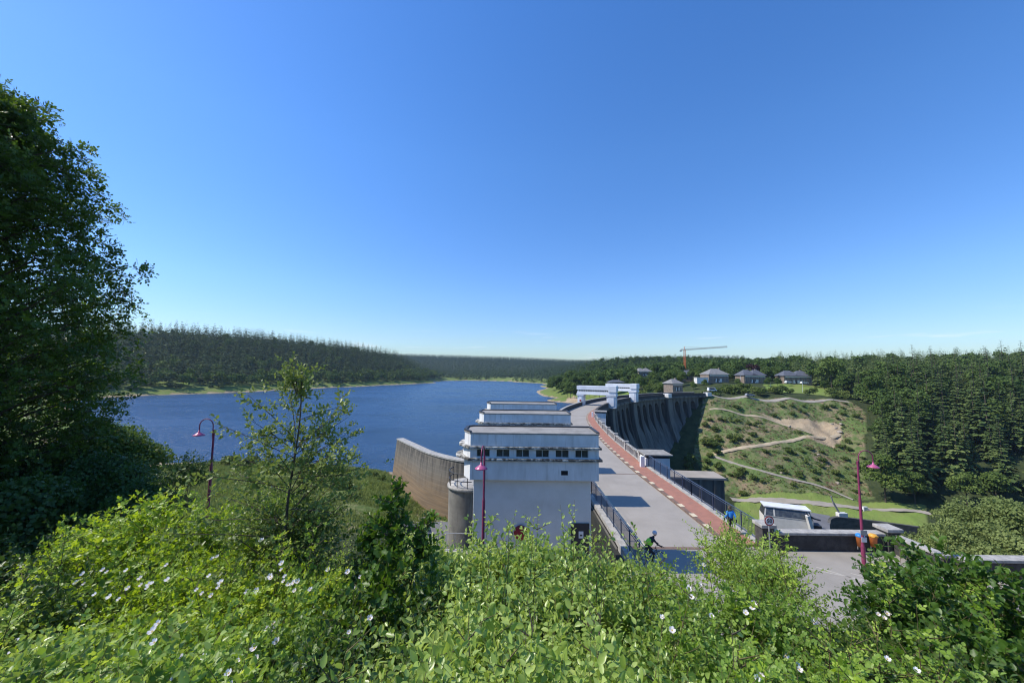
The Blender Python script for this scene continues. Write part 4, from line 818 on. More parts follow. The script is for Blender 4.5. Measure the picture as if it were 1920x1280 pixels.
# ------------------------------------------------------------------ village houses
def hip(mb, x0, x1, y0, y1, z0, h, ov=.6, rl=.3):
    x0 -= ov; x1 += ov; y0 -= ov; y1 += ov; d = min((y1-y0)/2, (x1-x0)/2*(1-rl)); ym = (y0+y1)/2
    mb.add([(x0, y0, z0), (x1, y0, z0), (x1, y1, z0), (x0, y1, z0), (x0+d, ym, z0+h), (x1-d, ym, z0+h), (x0, y0, z0-.2), (x1, y0, z0-.2), (x1, y1, z0-.2), (x0, y1, z0-.2)],
           [(0, 1, 5, 4), (1, 2, 5), (2, 3, 4, 5), (3, 0, 4), (6, 7, 1, 0), (7, 8, 2, 1), (8, 9, 3, 2), (9, 6, 0, 3), (9, 8, 7, 6)])
def house(u, v, Yh, wd, dp, wh, rh, label, roofs=((0, 1),), rz=0, rmat='slate', ww='stone', white=True, name='house', group=None):
    q = at(u, v, Yh); r = empty(name, (q.x, Yh, q.z), rz, label, 'house', group); w2 = wd/2
    mb = MB(); mb.box(-w2, w2, 0, dp, -2, wh); mb.build('wall', M[ww], r)
    if white: mb = MB(); mb.box(-w2*.35, w2*.3, -.08, -.003, 0, wh*.42); mb.box(-w2*.9, w2*.95, -.07, -.004, wh*.78, wh*.97); mb.build('rendered_band', M['cream'], r)
    for a, b_ in roofs: mb = MB(); hip(mb, -w2+a*wd, -w2+b_*wd, 0, dp, wh, rh); rf = mb.build('roof', M[rmat], r)
    mb = MB(); mb.box(w2*.5, w2*.5+.9, dp*.5, dp*.5+.9, wh+.4, wh+rh+.6); mb.build('chimney', M['stone'], rf)
    nw = max(2, int(wd/2.6))
    for i in range(nw):
        x = -w2+wd*(i+.5)/nw
        for z0, z1 in (((.8, 2.2), (wh*.60, wh*.77)) if wh > 4 else ((.8, 2.2),)):
            mb = MB(); mb.box(x-.5, x+.5, -.1, -.02, z0, z1); wo = mb.build('window', M['glass'], r); mb = MB(); mb.box(x-.04, x+.04, -.13, -.101, z0, z1); mb.box(x-.58, x-.5, -.12, -.02, z0, z1); mb.box(x+.5, x+.58, -.12, -.02, z0, z1); mb.build('frame', M['frame'], wo)
    mb = MB(); mb.box(-w2*.2, -w2*.2+1.1, -.115, -.02, -.1, 2.1); mb.build('door', M['dark'], r)
    return r
house(1348, 716, 236, 13.5, 9, 4.9, 3.5, 'stone house with pale hipped roof behind the dam end', ((0.02, 1),), R(6), 'slatel')
r = house(1416, 717.5, 236, 14, 9, 4.8, 3.4, 'stone house with two slate hipped roofs, middle of three', ((0, .56), (.44, 1)), R(2))
house(1497, 718.5, 236, 17, 9, 4.7, 3.3, 'wide stone house with dark slate roofs, rightmost of three', ((0, .55), (.45, 1)), R(-4))
house(1210, 704, 300, 11, 8, 3.4, 2.6, 'house showing only pale double roof among the trees', ((0, .55), (.45, 1)), R(10), 'slatel')
house(1289, 710, 285, 7, 7, 3.6, 3, 'small dark roofed house below the crane', ((0, 1),), R(-10), 'slate', 'stone', False)
house(1271, 732.5, 202, 6.8, 6.8, 4.0, 2.3, 'square stone gatehouse pavilion with pyramid roof by the dam', ((0, 1),), R(20), 'slatel')
house(1157, 722, 260, 10, 6, 2.2, 1.4, 'low grey roofed hut behind the portal towers', ((0, 1),), R(5), 'slate', 'stone', False, 'hut')
q = at(1319, 712, 232); mb = MB(); mb.box(-4, 3, 0, 4, -2, 1.6); mb.box(-4.2, 3.2, -.2, 4.2, 1.602, 1.8); o = mb.build('garage', M['cream']); o.location = (q.x, 232, q.z-.3); tag(o, 'low white annex left of the pale roofed house', 'garage')
# crane
q = at(1285, 712, 330); r = empty('tower_crane', (q.x, 330, q.z), R(0), 'red tower crane with long jib rising above the village trees', 'crane')
def lattice(mb, a, b_, w_, n_, rad):
    a = Vector(a); b_ = Vector(b_); d = (b_-a).normalized(); s1 = d.orthogonal().normalized()*w_/2; s2 = d.cross(s1).normalized()*w_/2; cs = [s1+s2, s1-s2, -s1-s2, -s1+s2]
    for c in cs: mb.tube([a+c, b_+c], rad, 4)
    for i in range(n_):
        p_ = a.lerp(b_, i/n_); q_ = a.lerp(b_, (i+1)/n_)
        for j in range(4): mb.tube([p_+cs[j], q_+cs[(j+1) % 4]], rad*.7, 3, cap=False)
ht = at(1285, 656, 330).z-q.z
mb = MB(); lattice(mb, (0, 0, -4), (0, 0, ht), 1.3, 16, .11); mb.build('mast', M['crane'], r)
mb = MB(); lattice(mb, (-3.5, 0, ht), (38, 0, ht+3.4), .9, 26, .09); mb.build('jib', M['craneg'], r)
mb = MB(); mb.tube([(0, 0, ht), (0, 0, ht+3)], .2, 4); mb.tube([(0, 0, ht+3), (20, 0, ht+2.2)], .06, 3); mb.tube([(0, 0, ht+3), (-3.5, 0, ht)], .06, 3); mb.build('apex', M['crane'], r)
mb = MB(); mb.box(-4.2, -2.8, -.6, .6, ht-1.4, ht-.3); mb.build('counterweight', M['grey'], r)
# vehicles
def car(u, v, Yc, rz, label, paint='carw', van=False):
    q = at(u, v, Yc); z = q.z; r = empty('parked_van' if van else 'parked_car', (q.x, Yc, z), rz, label, 'van' if van else 'car'); h1 = .95; h2 = 2.0 if van else 1.45; L_ = 2.3 if van else 2.1
    mb = MB(); mb.prism([(-L_, -.85), (L_, -.85), (L_, .85), (-L_, .85)], .3, h1); pr = [(-L_+.1, h1), (-L_+.5 if not van else -L_+.15, h2), (L_*.35 if not van else L_*.6, h2), (L_*.72, h1)]
    mb.add([(x, y, zz) for y in (-.75, .75) for x, zz in pr], [(3, 2, 1, 0), (4, 5, 6, 7), (0, 1, 5, 4), (1, 2, 6, 5), (2, 3, 7, 6)]); mb.build('body', M[paint], r, .05)
    mb = MB()
    for y in (-.762, .762): mb.add([(-L_+.45, y, h1+.05), (L_*.6, y, h1+.05), (L_*.33, y, h2-.1), (-L_+.6, y, h2-.1)], [(0, 1, 2, 3)])
    mb.build('windows', M['glass'], r)
    for x in (-1.35, 1.35):
        for y in (-.82, .82): mb = MB(); mb.tube([(x, y-.1, .32), (x, y+.1, .32)], .32, 14); mb.build('wheel', M['tyre'], r)
car(1335, 733.5, 196, R(5), 'white van parked at the far end of the dam', 'carw', True); car(1406, 742.8, 189.5, R(-3), 'pale car on the road beyond the dam', 'card')
car(1478, 718.5, 231, R(10), 'white car parked left of the rightmost house'); car(1508, 719.5, 230, R(0), 'white car parked before the rightmost house')
for u, v, Yp, l in ((1389, 719, 231, 'slender pale lamp post left of the middle house'), (1445, 722, 226, 'slender pale lamp post on the village lawn between houses'), (1505, 732, 212, 'slender pale lamp post on the lawn nearest the road')):
    q = at(u, v, Yp); r = empty('lamp_post', (q.x, Yp, q.z), 0, l, 'lamp post', 'slender village lamp posts'); mb = MB(); mb.tube([(0, 0, -1), (0, 0, 5)], .07, 6); mb.build('pole', M['signwhite'], r); mb = MB(); mb.box(-.5, .1, -.1, .1, 5, 5.12); mb.build('lantern', M['grey'], r)
# lakeside items at far left
q0 = at(236, 828, 60); q1 = at(268, 858, 52); r = empty('lakeside_wall', tuple(q0), 0, 'low stone wall along the lake path beneath the big tree', 'wall'); mb = MB(); d = q1-q0; a = math.atan2(d.y, d.x)
mb.box(0, d.length, -.4, .4, -3, .1, 0, Matrix.Rotation(a, 4, 'Z')); mb.build('wall', M['stone'], r); mb = MB(); mb.box(0, d.length, -.48, .48, .102, .3, 0, Matrix.Rotation(a, 4, 'Z')); mb.build('coping', M['cap'], r)
q = at(243, 812, 50); r = empty('notice_board', (q.x, 50, q.z), R(15), 'small pale notice board at the lake edge by the tree', 'sign'); mb = MB(); mb.box(-.45, .45, -.02, .02, -.25, .25); mb.build('panel', M['signwhite'], r); mb = MB(); mb.tube([(-.3, .05, -3), (-.3, .05, .2)], .04, 6); mb.tube([(.3, .05, -3), (.3, .05, .2)], .04, 6); mb.build('posts', M['grey'], r)
for u, v, Y_, a, l in ((800, 937, 42, 20, 'short bleached log'), (780, 952, 39, -8, 'thin pale branch'), (822, 943, 41, 160, 'dark rotting log')):
    x, y = at(u, v, Y_).x, Y_; mb = MB(); mb.tube([(-1.1, 0, .1), (-.3, .1, .18), (.5, 0, .12), (1.2, .15, .1)], [.09, .11, .08, .03], 7); mb.tube([(.2, 0, .15), (.6, -.4, .3)], [.05, .02], 5); o = mb.build('driftwood_log', M['dwood']); o.location = (x, y, H(x, y)); o.rotation_euler = (0, 0, R(a)); tag(o, l+' lying below the curved spillway wall', 'log')
#@@PLANTS
# ================================================================== PLANTS
rg = np.random.default_rng(11)
def nrmz(a): return a/np.maximum(np.linalg.norm(a, axis=-1, keepdims=True), 1e-9)
def leaf_small(w=.25, c=.06):
    return np.array([(0, 0, 0), (.28, w, c), (.72, w*.8, c*.6), (1, 0, -.06), (.72, -w*.8, c*.6), (.28, -w, c)]), np.array([(0, 3, 2, 1), (0, 5, 4, 3)])
def leaf_broad(w=.28, c=.07):
    return np.array([(0, 0, 0), (.18, w*.75, c), (.48, w, c), (.78, w*.62, c*.3), (.5, 0, -.02), (1, 0, -.12), (.78, -w*.62, c*.3), (.48, -w, c), (.18, -w*.75, c)]), np.array([(0, 4, 2, 1), (4, 5, 3, 2), (0, 8, 7, 4), (4, 7, 6, 5)])
def leaf_oak(w=.27, c=.05):
    s = [(.16, w*.4), (.34, w*.85), (.48, w*.5), (.66, w), (.88, w*.55)]
    V = [(0, 0, 0), (.33, 0, 0), (.5, 0, -.01), (.66, 0, -.02), (1, 0, -.08)]+[(a, b, c) for a, b in s]+[(a, -b, c) for a, b in s]
    return np.array(V), np.array([(0, 1, 6, 5), (1, 2, 7, 6), (2, 3, 8, 7), (3, 4, 9, 8), (0, 10, 11, 1), (1, 11, 12, 2), (2, 12, 13, 3), (3, 13, 14, 4)])
def put_leaves(T, pos, axis, nor, ln):
    V, Fq = T; n = len(pos); axis = nrmz(axis); nor = nrmz(nor-axis*(nor*axis).sum(-1, keepdims=True)); side = np.cross(nor, axis)
    P = pos[:, None, :]+ln[:, None, None]*(axis[:, None, :]*V[None, :, 0:1]+side[:, None, :]*V[None, :, 1:2]+nor[:, None, :]*V[None, :, 2:3])
    return P.reshape(-1, 3), (Fq[None]+np.arange(n)[:, None, None]*len(V)).reshape(-1, 4), len(Fq)
def nodes(base, d, L, spacing, bend, t0=.12):
    n = len(base); m = max(2, int(L.max()/spacing)); k = np.arange(m); t = t0+(1-t0)*(k[None]+rg.random((n, m))*.4)*spacing/L[:, None]; ok = t < 1
    p = base[:, None]+d[:, None]*(L[:, None]*t)[..., None]+bend[:, None]*((L[:, None]*t*t))[..., None]
    tan = nrmz(d[:, None]+2*bend[:, None]*t[..., None]); sid = np.repeat(np.arange(n)[:, None], m, 1); par = np.repeat(k[None], n, 0)
    return p[ok], tan[ok], t[ok], sid[ok], par[ok]
def stems(base, d, L, bend, r):
    n = len(base); ts = np.linspace(0, 1, 5); P = base[:, None]+d[:, None]*(L[:, None]*ts)[..., None]+bend[:, None]*(L[:, None]*ts*ts)[..., None]
    a = nrmz(np.cross(d, np.array([.3, .9, .2]))); b_ = np.cross(d, a); V = []
    for j in range(3): c = math.cos(j*2.094); s_ = math.sin(j*2.094); V.append(P+(a[:, None]*c+b_[:, None]*s_)*(r*(1-.75*ts))[None, :, None])
    V = np.stack(V, 2).reshape(-1, 3); f = np.array([(i*3+j, i*3+(j+1) % 3, i*3+3+(j+1) % 3, i*3+3+j) for i in range(4) for j in range(3)])
    return V, (f[None]+np.arange(n)[:, None, None]*15).reshape(-1, 4)
UP = np.array([0, 0, 1.0])
def foliage(kind, base, d, L, bend, T, spacing, ln, upb=.55, compound=0, young=.45, spread=1.1):
    p, tan, t, sid, par = nodes(base, d, L, spacing, bend); n = len(p)
    ref = nrmz(np.cross(tan, UP+rg.normal(0, .05, (n, 3)))); bi = np.cross(ref, tan); phi = par*2.4+sid*1.3+rg.normal(0, .4, n)
    out_ = ref*np.cos(phi)[:, None]+bi*np.sin(phi)[:, None]; ax = nrmz(out_*spread+tan*.75+UP*.12+rg.normal(0, .18, (n, 3)))
    nor = UP*upb+tan*.3+rg.normal(0, .62, (n, 3)); size = ln*(1-.45*t**3)*rg.uniform(.75, 1.2, n); srnd = rg.random(len(base))
    rn = np.clip(.30*srnd[sid]+.45*rg.random(n)+young*np.clip(t-.55, 0, 1), 0, 1)
    if compound:
        k = compound; nn = nrmz(nor-ax*(nor*ax).sum(-1, keepdims=True)); sd = np.cross(nn, ax); P = []; A = []; Nn = []; S = []; Rn = []
        for j in range(k):
            if j == k-1: u_, s_ = 1.0, 0
            else: u_, s_ = .35+.6*(j//2)/max(1, (k-1)//2), (1 if j % 2 else -1)
            cl = size*2.1; P.append(p+ax*(cl*u_)[:, None]-UP*(cl*.12*u_*u_)[:, None]); A.append(nrmz(ax*(.6 if s_ else 1)+sd*s_+rg.normal(0, .12, (n, 3)))); Nn.append(nor+rg.normal(0, .2, (n, 3))); S.append(size*rg.uniform(.8, 1.1, n)); Rn.append(rn+rg.normal(0, .05, n))
        p = np.concatenate(P); ax = np.concatenate(A); nor = np.concatenate(Nn); size = np.concatenate(S); rn = np.clip(np.concatenate(Rn), 0, 1)
    V, Fq, nf = put_leaves(T, p, ax, nor, size); return V, Fq, np.repeat(rn, nf)
def dome(n, R_, Hh, L0, L1, upw=.7, inner=.25, lead=.1):
    th = rg.uniform(0, 2*PI, n); cz = rg.random(n)**.8; rr = np.sqrt(1-cz**2); q = np.stack([rr*np.cos(th), rr*np.sin(th), cz], 1); dep = 1-inner*rg.random(n)**1.5
    L = rg.uniform(L0, L1, n); tip = q*np.array([R_, R_, Hh])*dep[:, None]*rg.uniform(.62, 1.08, (n, 1)); d = nrmz(q*np.array([1, 1, .5])+UP*upw+rg.normal(0, .34, (n, 3)))
    base = tip-d*L[:, None]; base[:, 2] = np.maximum(base[:, 2], .05); k = rg.random(n) < lead; base[k, 2] += rg.uniform(.12, .38, k.sum()); return base, d, L, nrmz(d*np.array([1, 1, 0])+1e-3)*rg.uniform(-.05, .28, (n, 1))-UP*rg.uniform(-.05, .12, (n, 1))
def flower_mesh():
    mb = MB(); 
    for i in range(5):
        a = i*2*PI/5; M_ = Matrix.Rotation(a, 4, 'Z'); pts = [(.003, 0, 0), (.012, .010, .005), (.023, .013, .014), (.030, .006, .021), (.027, 0, .018), (.030, -.006, .022), (.023, -.013, .013), (.012, -.010, .005)]
        mb.add([M_ @ Vector(p) for p in pts], [(0, 1, 2, 3, 4), (0, 4, 5, 6, 7)])
    mb.lathe([(.001, .009), (.006, .008), (.007, .002)], 8, mi=1); me = bpy.data.meshes.new('flower'); me.from_pydata(mb.v, [], mb.f); me.materials.append(M['petal']); me.materials.append(M['stamen']); me.polygons.foreach_set('material_index', mb.m)
    at_ = me.attributes.new('rnd', 'FLOAT', 'FACE'); at_.data.foreach_set('value', [random.random() for _ in mb.f]); me.update(); return me
FL = flower_mesh()
BUSH = {}
def bush_proto(key, name, lm, T, n, R_, Hh, L0, L1, spacing, ln, compound=0, upw=.7, inner=.3, lead=.1, stemr=.004, **kw):
    n = int(n*.74)
    base, d, L, bend = dome(n, R_, Hh, L0, L1, upw, inner, lead); V, Fq, rn = foliage(key, base, d, L, bend, T, spacing, ln, compound=compound, **kw)
    me = np_mesh('foliage', V, Fq, rnd=rn); me.materials.append(M[lm]); V2, F2 = stems(base, d, L, bend, stemr)
    # woody stems from the root up into the dome
    k = 14; b2 = np.stack([rg.normal(0, .08, k), rg.normal(0, .08, k), np.full(k, -1.6)], 1); tp = base[rg.integers(0, n, k)]; dv = tp-b2; L2 = np.linalg.norm(dv, axis=1); V3, F3 = stems(b2, nrmz(dv), L2, np.zeros((k, 3)), stemr*3.2)
    ms = np_mesh('stems', np.concatenate([V2, V3]), np.concatenate([F2, F3+len(V2)])); ms.materials.append(M['twig'])
    BUSH[key] = (name, me, ms, base+d*L[:, None]+bend*L[:, None]); return me
bush_proto('rose', 'rose_bush', 'l_rose', leaf_small(.32), 210, 1.0, 1.35, .4, .85, .085, .058, compound=5, lead=.1, upw=.75)
bush_proto('rose2', 'rose_bush', 'l_rose2', leaf_small(.36), 230, 1.0, 1.25, .35, .75, .085, .058, compound=5, upw=.6)
bush_proto('broad', 'broadleaf_bush', 'l_broad', leaf_broad(.27), 250, 1.0, 1.3, .45, .95, .05, .125, upw=1.1, young=.3, lead=.16)
bush_proto('broad2', 'broadleaf_bush', 'l_broad', leaf_broad(.3), 280, 1.0, 1.25, .4, .8, .045, .1, upw=.9, young=.35, lead=.1)
bush_proto('dark', 'dark_shrub', 'l_dark', leaf_broad(.3), 300, 1.05, 1.3, .35, .65, .042, .08, upw=.5, young=.35)
bush_proto('oak', 'oak_shrub', 'l_oak', leaf_oak(.3), 300, 1.05, 1.3, .3, .6, .045, .12, upw=.5, young=.3)
bush_proto('fine', 'fine_leaved_shrub', 'l_rose2', leaf_small(.22), 330, 1.0, 1.35, .4, .8, .033, .065, upw=.8, lead=.12)
ROOTS = []
def bush(key, u, v, Dn, sc, label, flowers=0, group=None, zs=1.0, rz=None):
    name, me, ms, tips = BUSH[key]; p = at(u, v, Dn); hh = {'rose': 1.35, 'rose2': 1.25, 'broad': 1.3, 'broad2': 1.25, 'dark': 1.3, 'oak': 1.3, 'fine': 1.35}[key]+.12
    r = empty(name, (p.x, Dn, p.z-hh*sc*zs), random.uniform(0, 6.28) if rz is None else rz, label, 'bush', group); r.scale = (sc, sc, sc*zs)
    for nm, m_ in (('foliage', me), ('stems', ms)): o = bpy.data.objects.new(nm, m_); C.objects.link(o); o.parent = r
    if flowers:
        c = [i for i in range(len(tips)) if tips[i][2] > .8]; mw = Matrix.Rotation(r.rotation_euler.z, 3, 'Z')
        c = [i for i in c if (mw @ Vector(tips[i])).y < .3]; random.shuffle(c)
        c = [i for i in c[:max(1, flowers*2//5)] for _ in range(random.choice((1, 2, 3, 4)))][:flowers]
        for i in c:
            o = bpy.data.objects.new('flower', FL); C.objects.link(o); o.parent = r; dirv = Vector(tips[i])+Vector([random.gauss(0, .06) for _ in range(3)]); o.location = dirv*1.08; dv = (dirv.normalized()+Vector((0, 0, .6))+Vector([random.uniform(-.3, .3) for _ in range(3)])).normalized()
            wl_ = mw.inverted() @ Vector((-.3, -.8, .5)); o.rotation_euler = (dv*.6+wl_.normalized()*.8).to_track_quat('Z', 'Y').to_euler(); f_ = random.uniform(.5, .85)/sc*max(1, Dn/2.6)**.55; o.scale = (f_, f_, f_/zs)
    return r
# ---- near bank: rows of bushes from far to near (picture column, top line, depth)
BU = [
 # far row
 ('rose', 185, 975, 8.2, 1.2, 'yellow green rose bush below the big tree, at the dark gap', 0), ('rose', 285, 905, 7.6, 1.35, 'tall bright yellow green rose bush left of the lamp', 0), ('rose', 420, 925, 7.4, 1.25, 'bright rose bush right behind the tall yellow green one', 0),
 ('dark', 345, 862, 9.5, .8, 'dark compact shrub at the foot of the lakeside lamp', 0), ('rose', 500, 962, 7.0, 1.1, 'bright green rose bush at the foot of the slim sapling', 0), ('fine', 600, 985, 7.2, 1.2, 'fine leaved shrub right of the slim sapling', 0), ('dark', 690, 1005, 7.0, 1.0, 'dark green shrub left of the oak sapling', 0),
 ('broad2', 800, 1015, 7.4, 1.0, 'grey green bush below the rounded concrete pier', 0), ('broad', 900, 1010, 6.6, 1.0, 'broadleaf bush at the foot of the lamp before the gate house', 0), ('broad', 1000, 1018, 6.4, 1.05, 'tall shooted broadleaf bush before the red cabinet', 0), ('broad', 1085, 1020, 6.3, 1.0, 'broadleaf bush in front of the dark door', 0), ('broad2', 1160, 1040, 6.2, .95, 'broadleaf bush just left of the cyclist', 0),
 ('fine', 1222, 1056, 6.0, .9, 'low fine leaved shrub just below the cyclist', 0), ('rose2', 1300, 1085, 5.6, .8, 'low rose bush with white flowers before the road', 6), ('fine', 1388, 962, 7.6, 1.35, 'airy fine leaved shrub standing before the speed sign', 0), ('fine', 1450, 1010, 6.8, 1.05, 'airy fine leaved shrub right of the one before the speed sign', 0),
 ('rose2', 1545, 1105, 5.4, .9, 'rose bush with white flowers below the lamp pole', 7), ('rose2', 1640, 1120, 5.2, .9, 'rose bush with white flowers left of the big oak shrub', 5), ('oak', 1755, 1040, 5.6, 1.15, 'large glossy oak shrub before the right hand walls', 0), ('oak', 1700, 1085, 5.0, .8, 'smaller oak shrub low on the left of the large one', 0), ('oak', 1845, 1085, 5.2, 1.0, 'dark oak shrub at the right picture edge', 0), ('dark', 1925, 1150, 5.0, 1.1, 'dark shrub cut by the right edge of the picture', 0),
 ('dark', 60, 1040, 6.5, 1.2, 'dark shaded shrub under the big tree at left', 0), ('dark', 130, 1000, 8.5, 1.3, 'dark shrub deep in the shade of the big tree', 0), ('dark', -30, 1000, 8.0, 1.4, 'shaded shrub cut by the left edge of the picture', 0),
 # second row
 ('rose', 235, 1000, 5.6, 1.1, 'bright rose bush in the middle of the left bank', 3), ('rose', 360, 1010, 5.4, 1.1, 'rose bush with a few white flowers on the left bank', 5), ('rose', 480, 1030, 5.2, 1.0, 'rose bush with white flowers below the slim sapling', 7), ('rose', 590, 1045, 5.0, .95, 'rose bush with white flowers left of the oak sapling', 8),
 ('oak', 720, 1050, 5.2, 1.0, 'oak shrub with large lobed leaves left of centre', 0), ('dark', 810, 1080, 5.0, .9, 'dark green shrub near the middle of the bank', 0), ('broad', 900, 1062, 4.9, .95, 'broadleaf bush below the lamp before the gate house', 0), ('broad', 1010, 1065, 4.8, .95, 'broadleaf bush at the centre of the bank', 0), ('broad', 1110, 1070, 4.7, .9, 'broadleaf bush right of the bank centre', 0),
 ('rose2', 1200, 1095, 4.6, .8, 'rose bush with white flowers below the cyclist', 6), ('broad2', 1290, 1130, 4.2, .8, 'yellowish bush below the shadow on the road', 2), ('rose2', 1400, 1095, 4.8, .9, 'rose bush below the airy fine leaved shrub', 3), ('rose2', 1500, 1140, 4.4, .8, 'low rose bush on the right part of the bank', 4), ('dark', 1610, 1165, 4.3, .9, 'dark green shrub below the rose bushes at right', 0), ('dark', 1720, 1150, 4.2, 1.0, 'dark green shrub under the large oak shrub', 0), ('oak', 1830, 1160, 4.2, .95, 'oak shrub in the lower right corner area', 0), ('dark', 1910, 1200, 4.0, .9, 'dark shrub low at the right edge', 0),
 ('dark', 100, 1090, 4.8, .9, 'dark bramble shrub at the left of the bank', 0), ('broad2', 10, 1110, 4.4, .9, 'shaded broadleaf bush at the left edge', 0),
 # third row
 ('rose', 170, 1105, 4.0, .9, 'rose bush low on the left bank beside brambles', 2), ('rose', 290, 1095, 3.8, .9, 'rose bush low on the left bank with open flowers', 5), ('rose2', 410, 1115, 3.7, .85, 'leafy rose bush with large open white flowers', 8), ('rose2', 530, 1125, 3.6, .85, 'rose bush with fading flowers left of the dark hollow', 6), ('dark', 650, 1130, 3.6, .85, 'dark green shrub in the hollow left of centre', 0), ('dark', 760, 1145, 3.4, .8, 'shaded shrub in the hollow at the centre left', 0),
 ('broad', 870, 1125, 3.4, .8, 'large leaved bush left of the lower centre', 0), ('broad', 990, 1130, 3.3, .8, 'large leaved bush at the lower centre', 0), ('broad', 1110, 1140, 3.3, .8, 'large leaved bush right of the lower centre', 0), ('broad2', 1220, 1165, 3.2, .75, 'pale green bush low on the right of the centre', 0), ('rose2', 1330, 1170, 3.2, .75, 'rose bush low right with a few buds', 3), ('rose2', 1450, 1180, 3.2, .75, 'rose bush low right beside tall pale stalks', 4), ('rose2', 1560, 1205, 3.1, .75, 'rose bush low right with round leaflets', 5), ('dark', 1680, 1215, 3.1, .8, 'dark shrub low at the right', 0), ('rose2', 1800, 1225, 3.0, .8, 'rose bush near the lower right corner', 5), ('dark', 1900, 1240, 3.0, .8, 'dark shrub in the lower right corner', 0),
 ('broad2', 50, 1165, 3.2, .75, 'large leaved bush in the lower left corner', 0),
 # nearest row
 ('rose2', 130, 1190, 2.7, .65, 'rose bush at the lower left corner', 3), ('rose2', 280, 1195, 2.6, .6, 'near rose bush at lower left with white flowers', 4), ('rose2', 420, 1205, 2.5, .6, 'near rose bush with big white flowers at lower left', 6), ('dark', 560, 1205, 2.5, .6, 'near dark shrub at the bottom edge left of centre', 0), ('broad2', 700, 1225, 2.4, .55, 'near leafy bush at the bottom edge', 0), ('broad', 840, 1205, 2.3, .55, 'near large leaved bush at bottom, left of centre', 0), ('broad', 970, 1205, 2.2, .55, 'near large leaved bush at the bottom centre', 0), ('broad', 1100, 1215, 2.2, .55, 'near large leaved bush at bottom, right of centre', 0),
 ('broad2', 1230, 1230, 2.2, .55, 'near pale leaved bush at the bottom right of centre', 0), ('rose2', 1370, 1235, 2.2, .55, 'near rose bush at the bottom beside tall stalks', 2), ('rose2', 1510, 1250, 2.2, .55, 'near rose bush at the bottom right', 3), ('rose2', 1660, 1260, 2.2, .55, 'near rose bush at the bottom, toward the right corner', 3), ('rose', 1800, 1265, 2.2, .55, 'near yellow green rose bush in the lower right corner', 4), ('broad', 225, 1215, 2.3, .5, 'bramble with larger leaves at the lower left', 0), ('broad', 60, 1180, 2.8, .6, 'broad leaved bramble near the lower left corner', 0), ('dark', 10, 1235, 2.3, .6, 'near dark shrub in the lower left corner', 0),
]
random.seed(21)
for k_, u, v, Dn, sc, lb, fl in BU:
    v += random.uniform(-22, 26)*(1 if 3 < Dn else .6); sc *= random.uniform(.82, 1.15); u += random.uniform(-15, 15)
    if k_ in ('rose', 'rose2') and fl == 0 and Dn < 6: fl = 2
    fl = int(fl*(1.7 if u < 700 else .8)); sc *= (1.35 if k_ in ('broad', 'broad2') else 1.2) if Dn < 2.8 else 1; v -= (32 if u < 1500 else 12 if k_ != 'oak' else 38) if Dn > 4 else 18
    bush(k_, u, v, Dn, sc, lb, fl)
# ---- tall single shoots and stalks rising from the bank
def shoot_plant(name, u, vtop, Dn, hgt, label, lm, T, spacing, ln, lean=(0, 0), n=1, cat='plant', stemr=.006, compound=0, young=.4, side=0, stem='twig'):
    p = at(u, vtop, Dn); r = empty(name, (p.x-lean[0]*hgt, Dn-lean[1]*hgt, p.z-hgt), 0, label, cat)
    base = rg.normal(0, .03, (n, 3)); base[:, 2] = 0; d = nrmz(np.array([[lean[0], lean[1], 1.0]])+rg.normal(0, .05, (n, 3))); L = np.full(n, hgt)*rg.uniform(.8, 1, n); L[0] = hgt; bend = rg.normal(0, .06, (n, 3))*np.array([1, 1, 0]); bend[0] *= .3
    if side:
        k = side; t = rg.uniform(.25, .9, k); b2 = base[0]+d[0]*(hgt*t)[:, None]; th = rg.uniform(0, 6.28, k); d2 = nrmz(np.stack([np.cos(th), np.sin(th), rg.uniform(.35, .9, k)], 1)); L2 = hgt*.34*(1.1-t)*rg.uniform(.6, 1.1, k)+.08
        base = np.concatenate([base, b2]); d = np.concatenate([d, d2]); L = np.concatenate([L, L2]); bend = np.concatenate([bend, UP*rg.uniform(0, .2, (k, 1))])
    V, Fq, rn = foliage('', base, d, L, bend, T, spacing, ln, compound=compound, young=young); me = np_mesh('foliage', V, Fq, rnd=rn); link('foliage', me, M[lm], r)
    V, Fq = stems(base, d, L, bend, stemr); link('stem', np_mesh('stem', V, Fq), M[stem], r); return r
for u, v, h_, l in ((965, 955, 1.1, 'tall leafy shoot left of the red cabinet'), (1012, 945, 1.25, 'tallest leafy shoot, before the red cabinet'), (1050, 942, 1.2, 'tall leafy shoot before the white wall left of the door'), (1105, 985, 1.0, 'leafy shoot rising before the dark door'), (922, 958, 1.1, 'leafy shoot close to the lamp before the gate house'), (1190, 985, .9, 'curved leafy shoot before the bridge railing'), (1135, 990, .8, 'leafy shoot below the bridge railing')):
    shoot_plant('leafy_shoot', u, v, 4.4, h_, l, 'l_broad', leaf_broad(.28), .05, .07, (random.uniform(-.1, .1), 0), 2, 'plant', .006, side=5)
for u, v, h_, l in ((1322, 978, 1.2, 'tall bright rose shoot standing before the road'), (1455, 985, .9, 'bright shoot beside the speed sign'), (1255, 1040, .7, 'brown tipped shoot below the cyclist'), (545, 990, .8, 'pale green rose shoot left of the hollow'), (125, 960, 1.0, 'arching yellow green shoot before the dark tree shade'), (590, 975, .7, 'pale rose shoot right of the slim sapling')):
    shoot_plant('rose_shoot', u, v, 5.0, h_, l, 'l_rose', leaf_small(.32), .06, .04, (random.uniform(-.15, .15), 0), 1, 'plant', .007, 5, side=5)
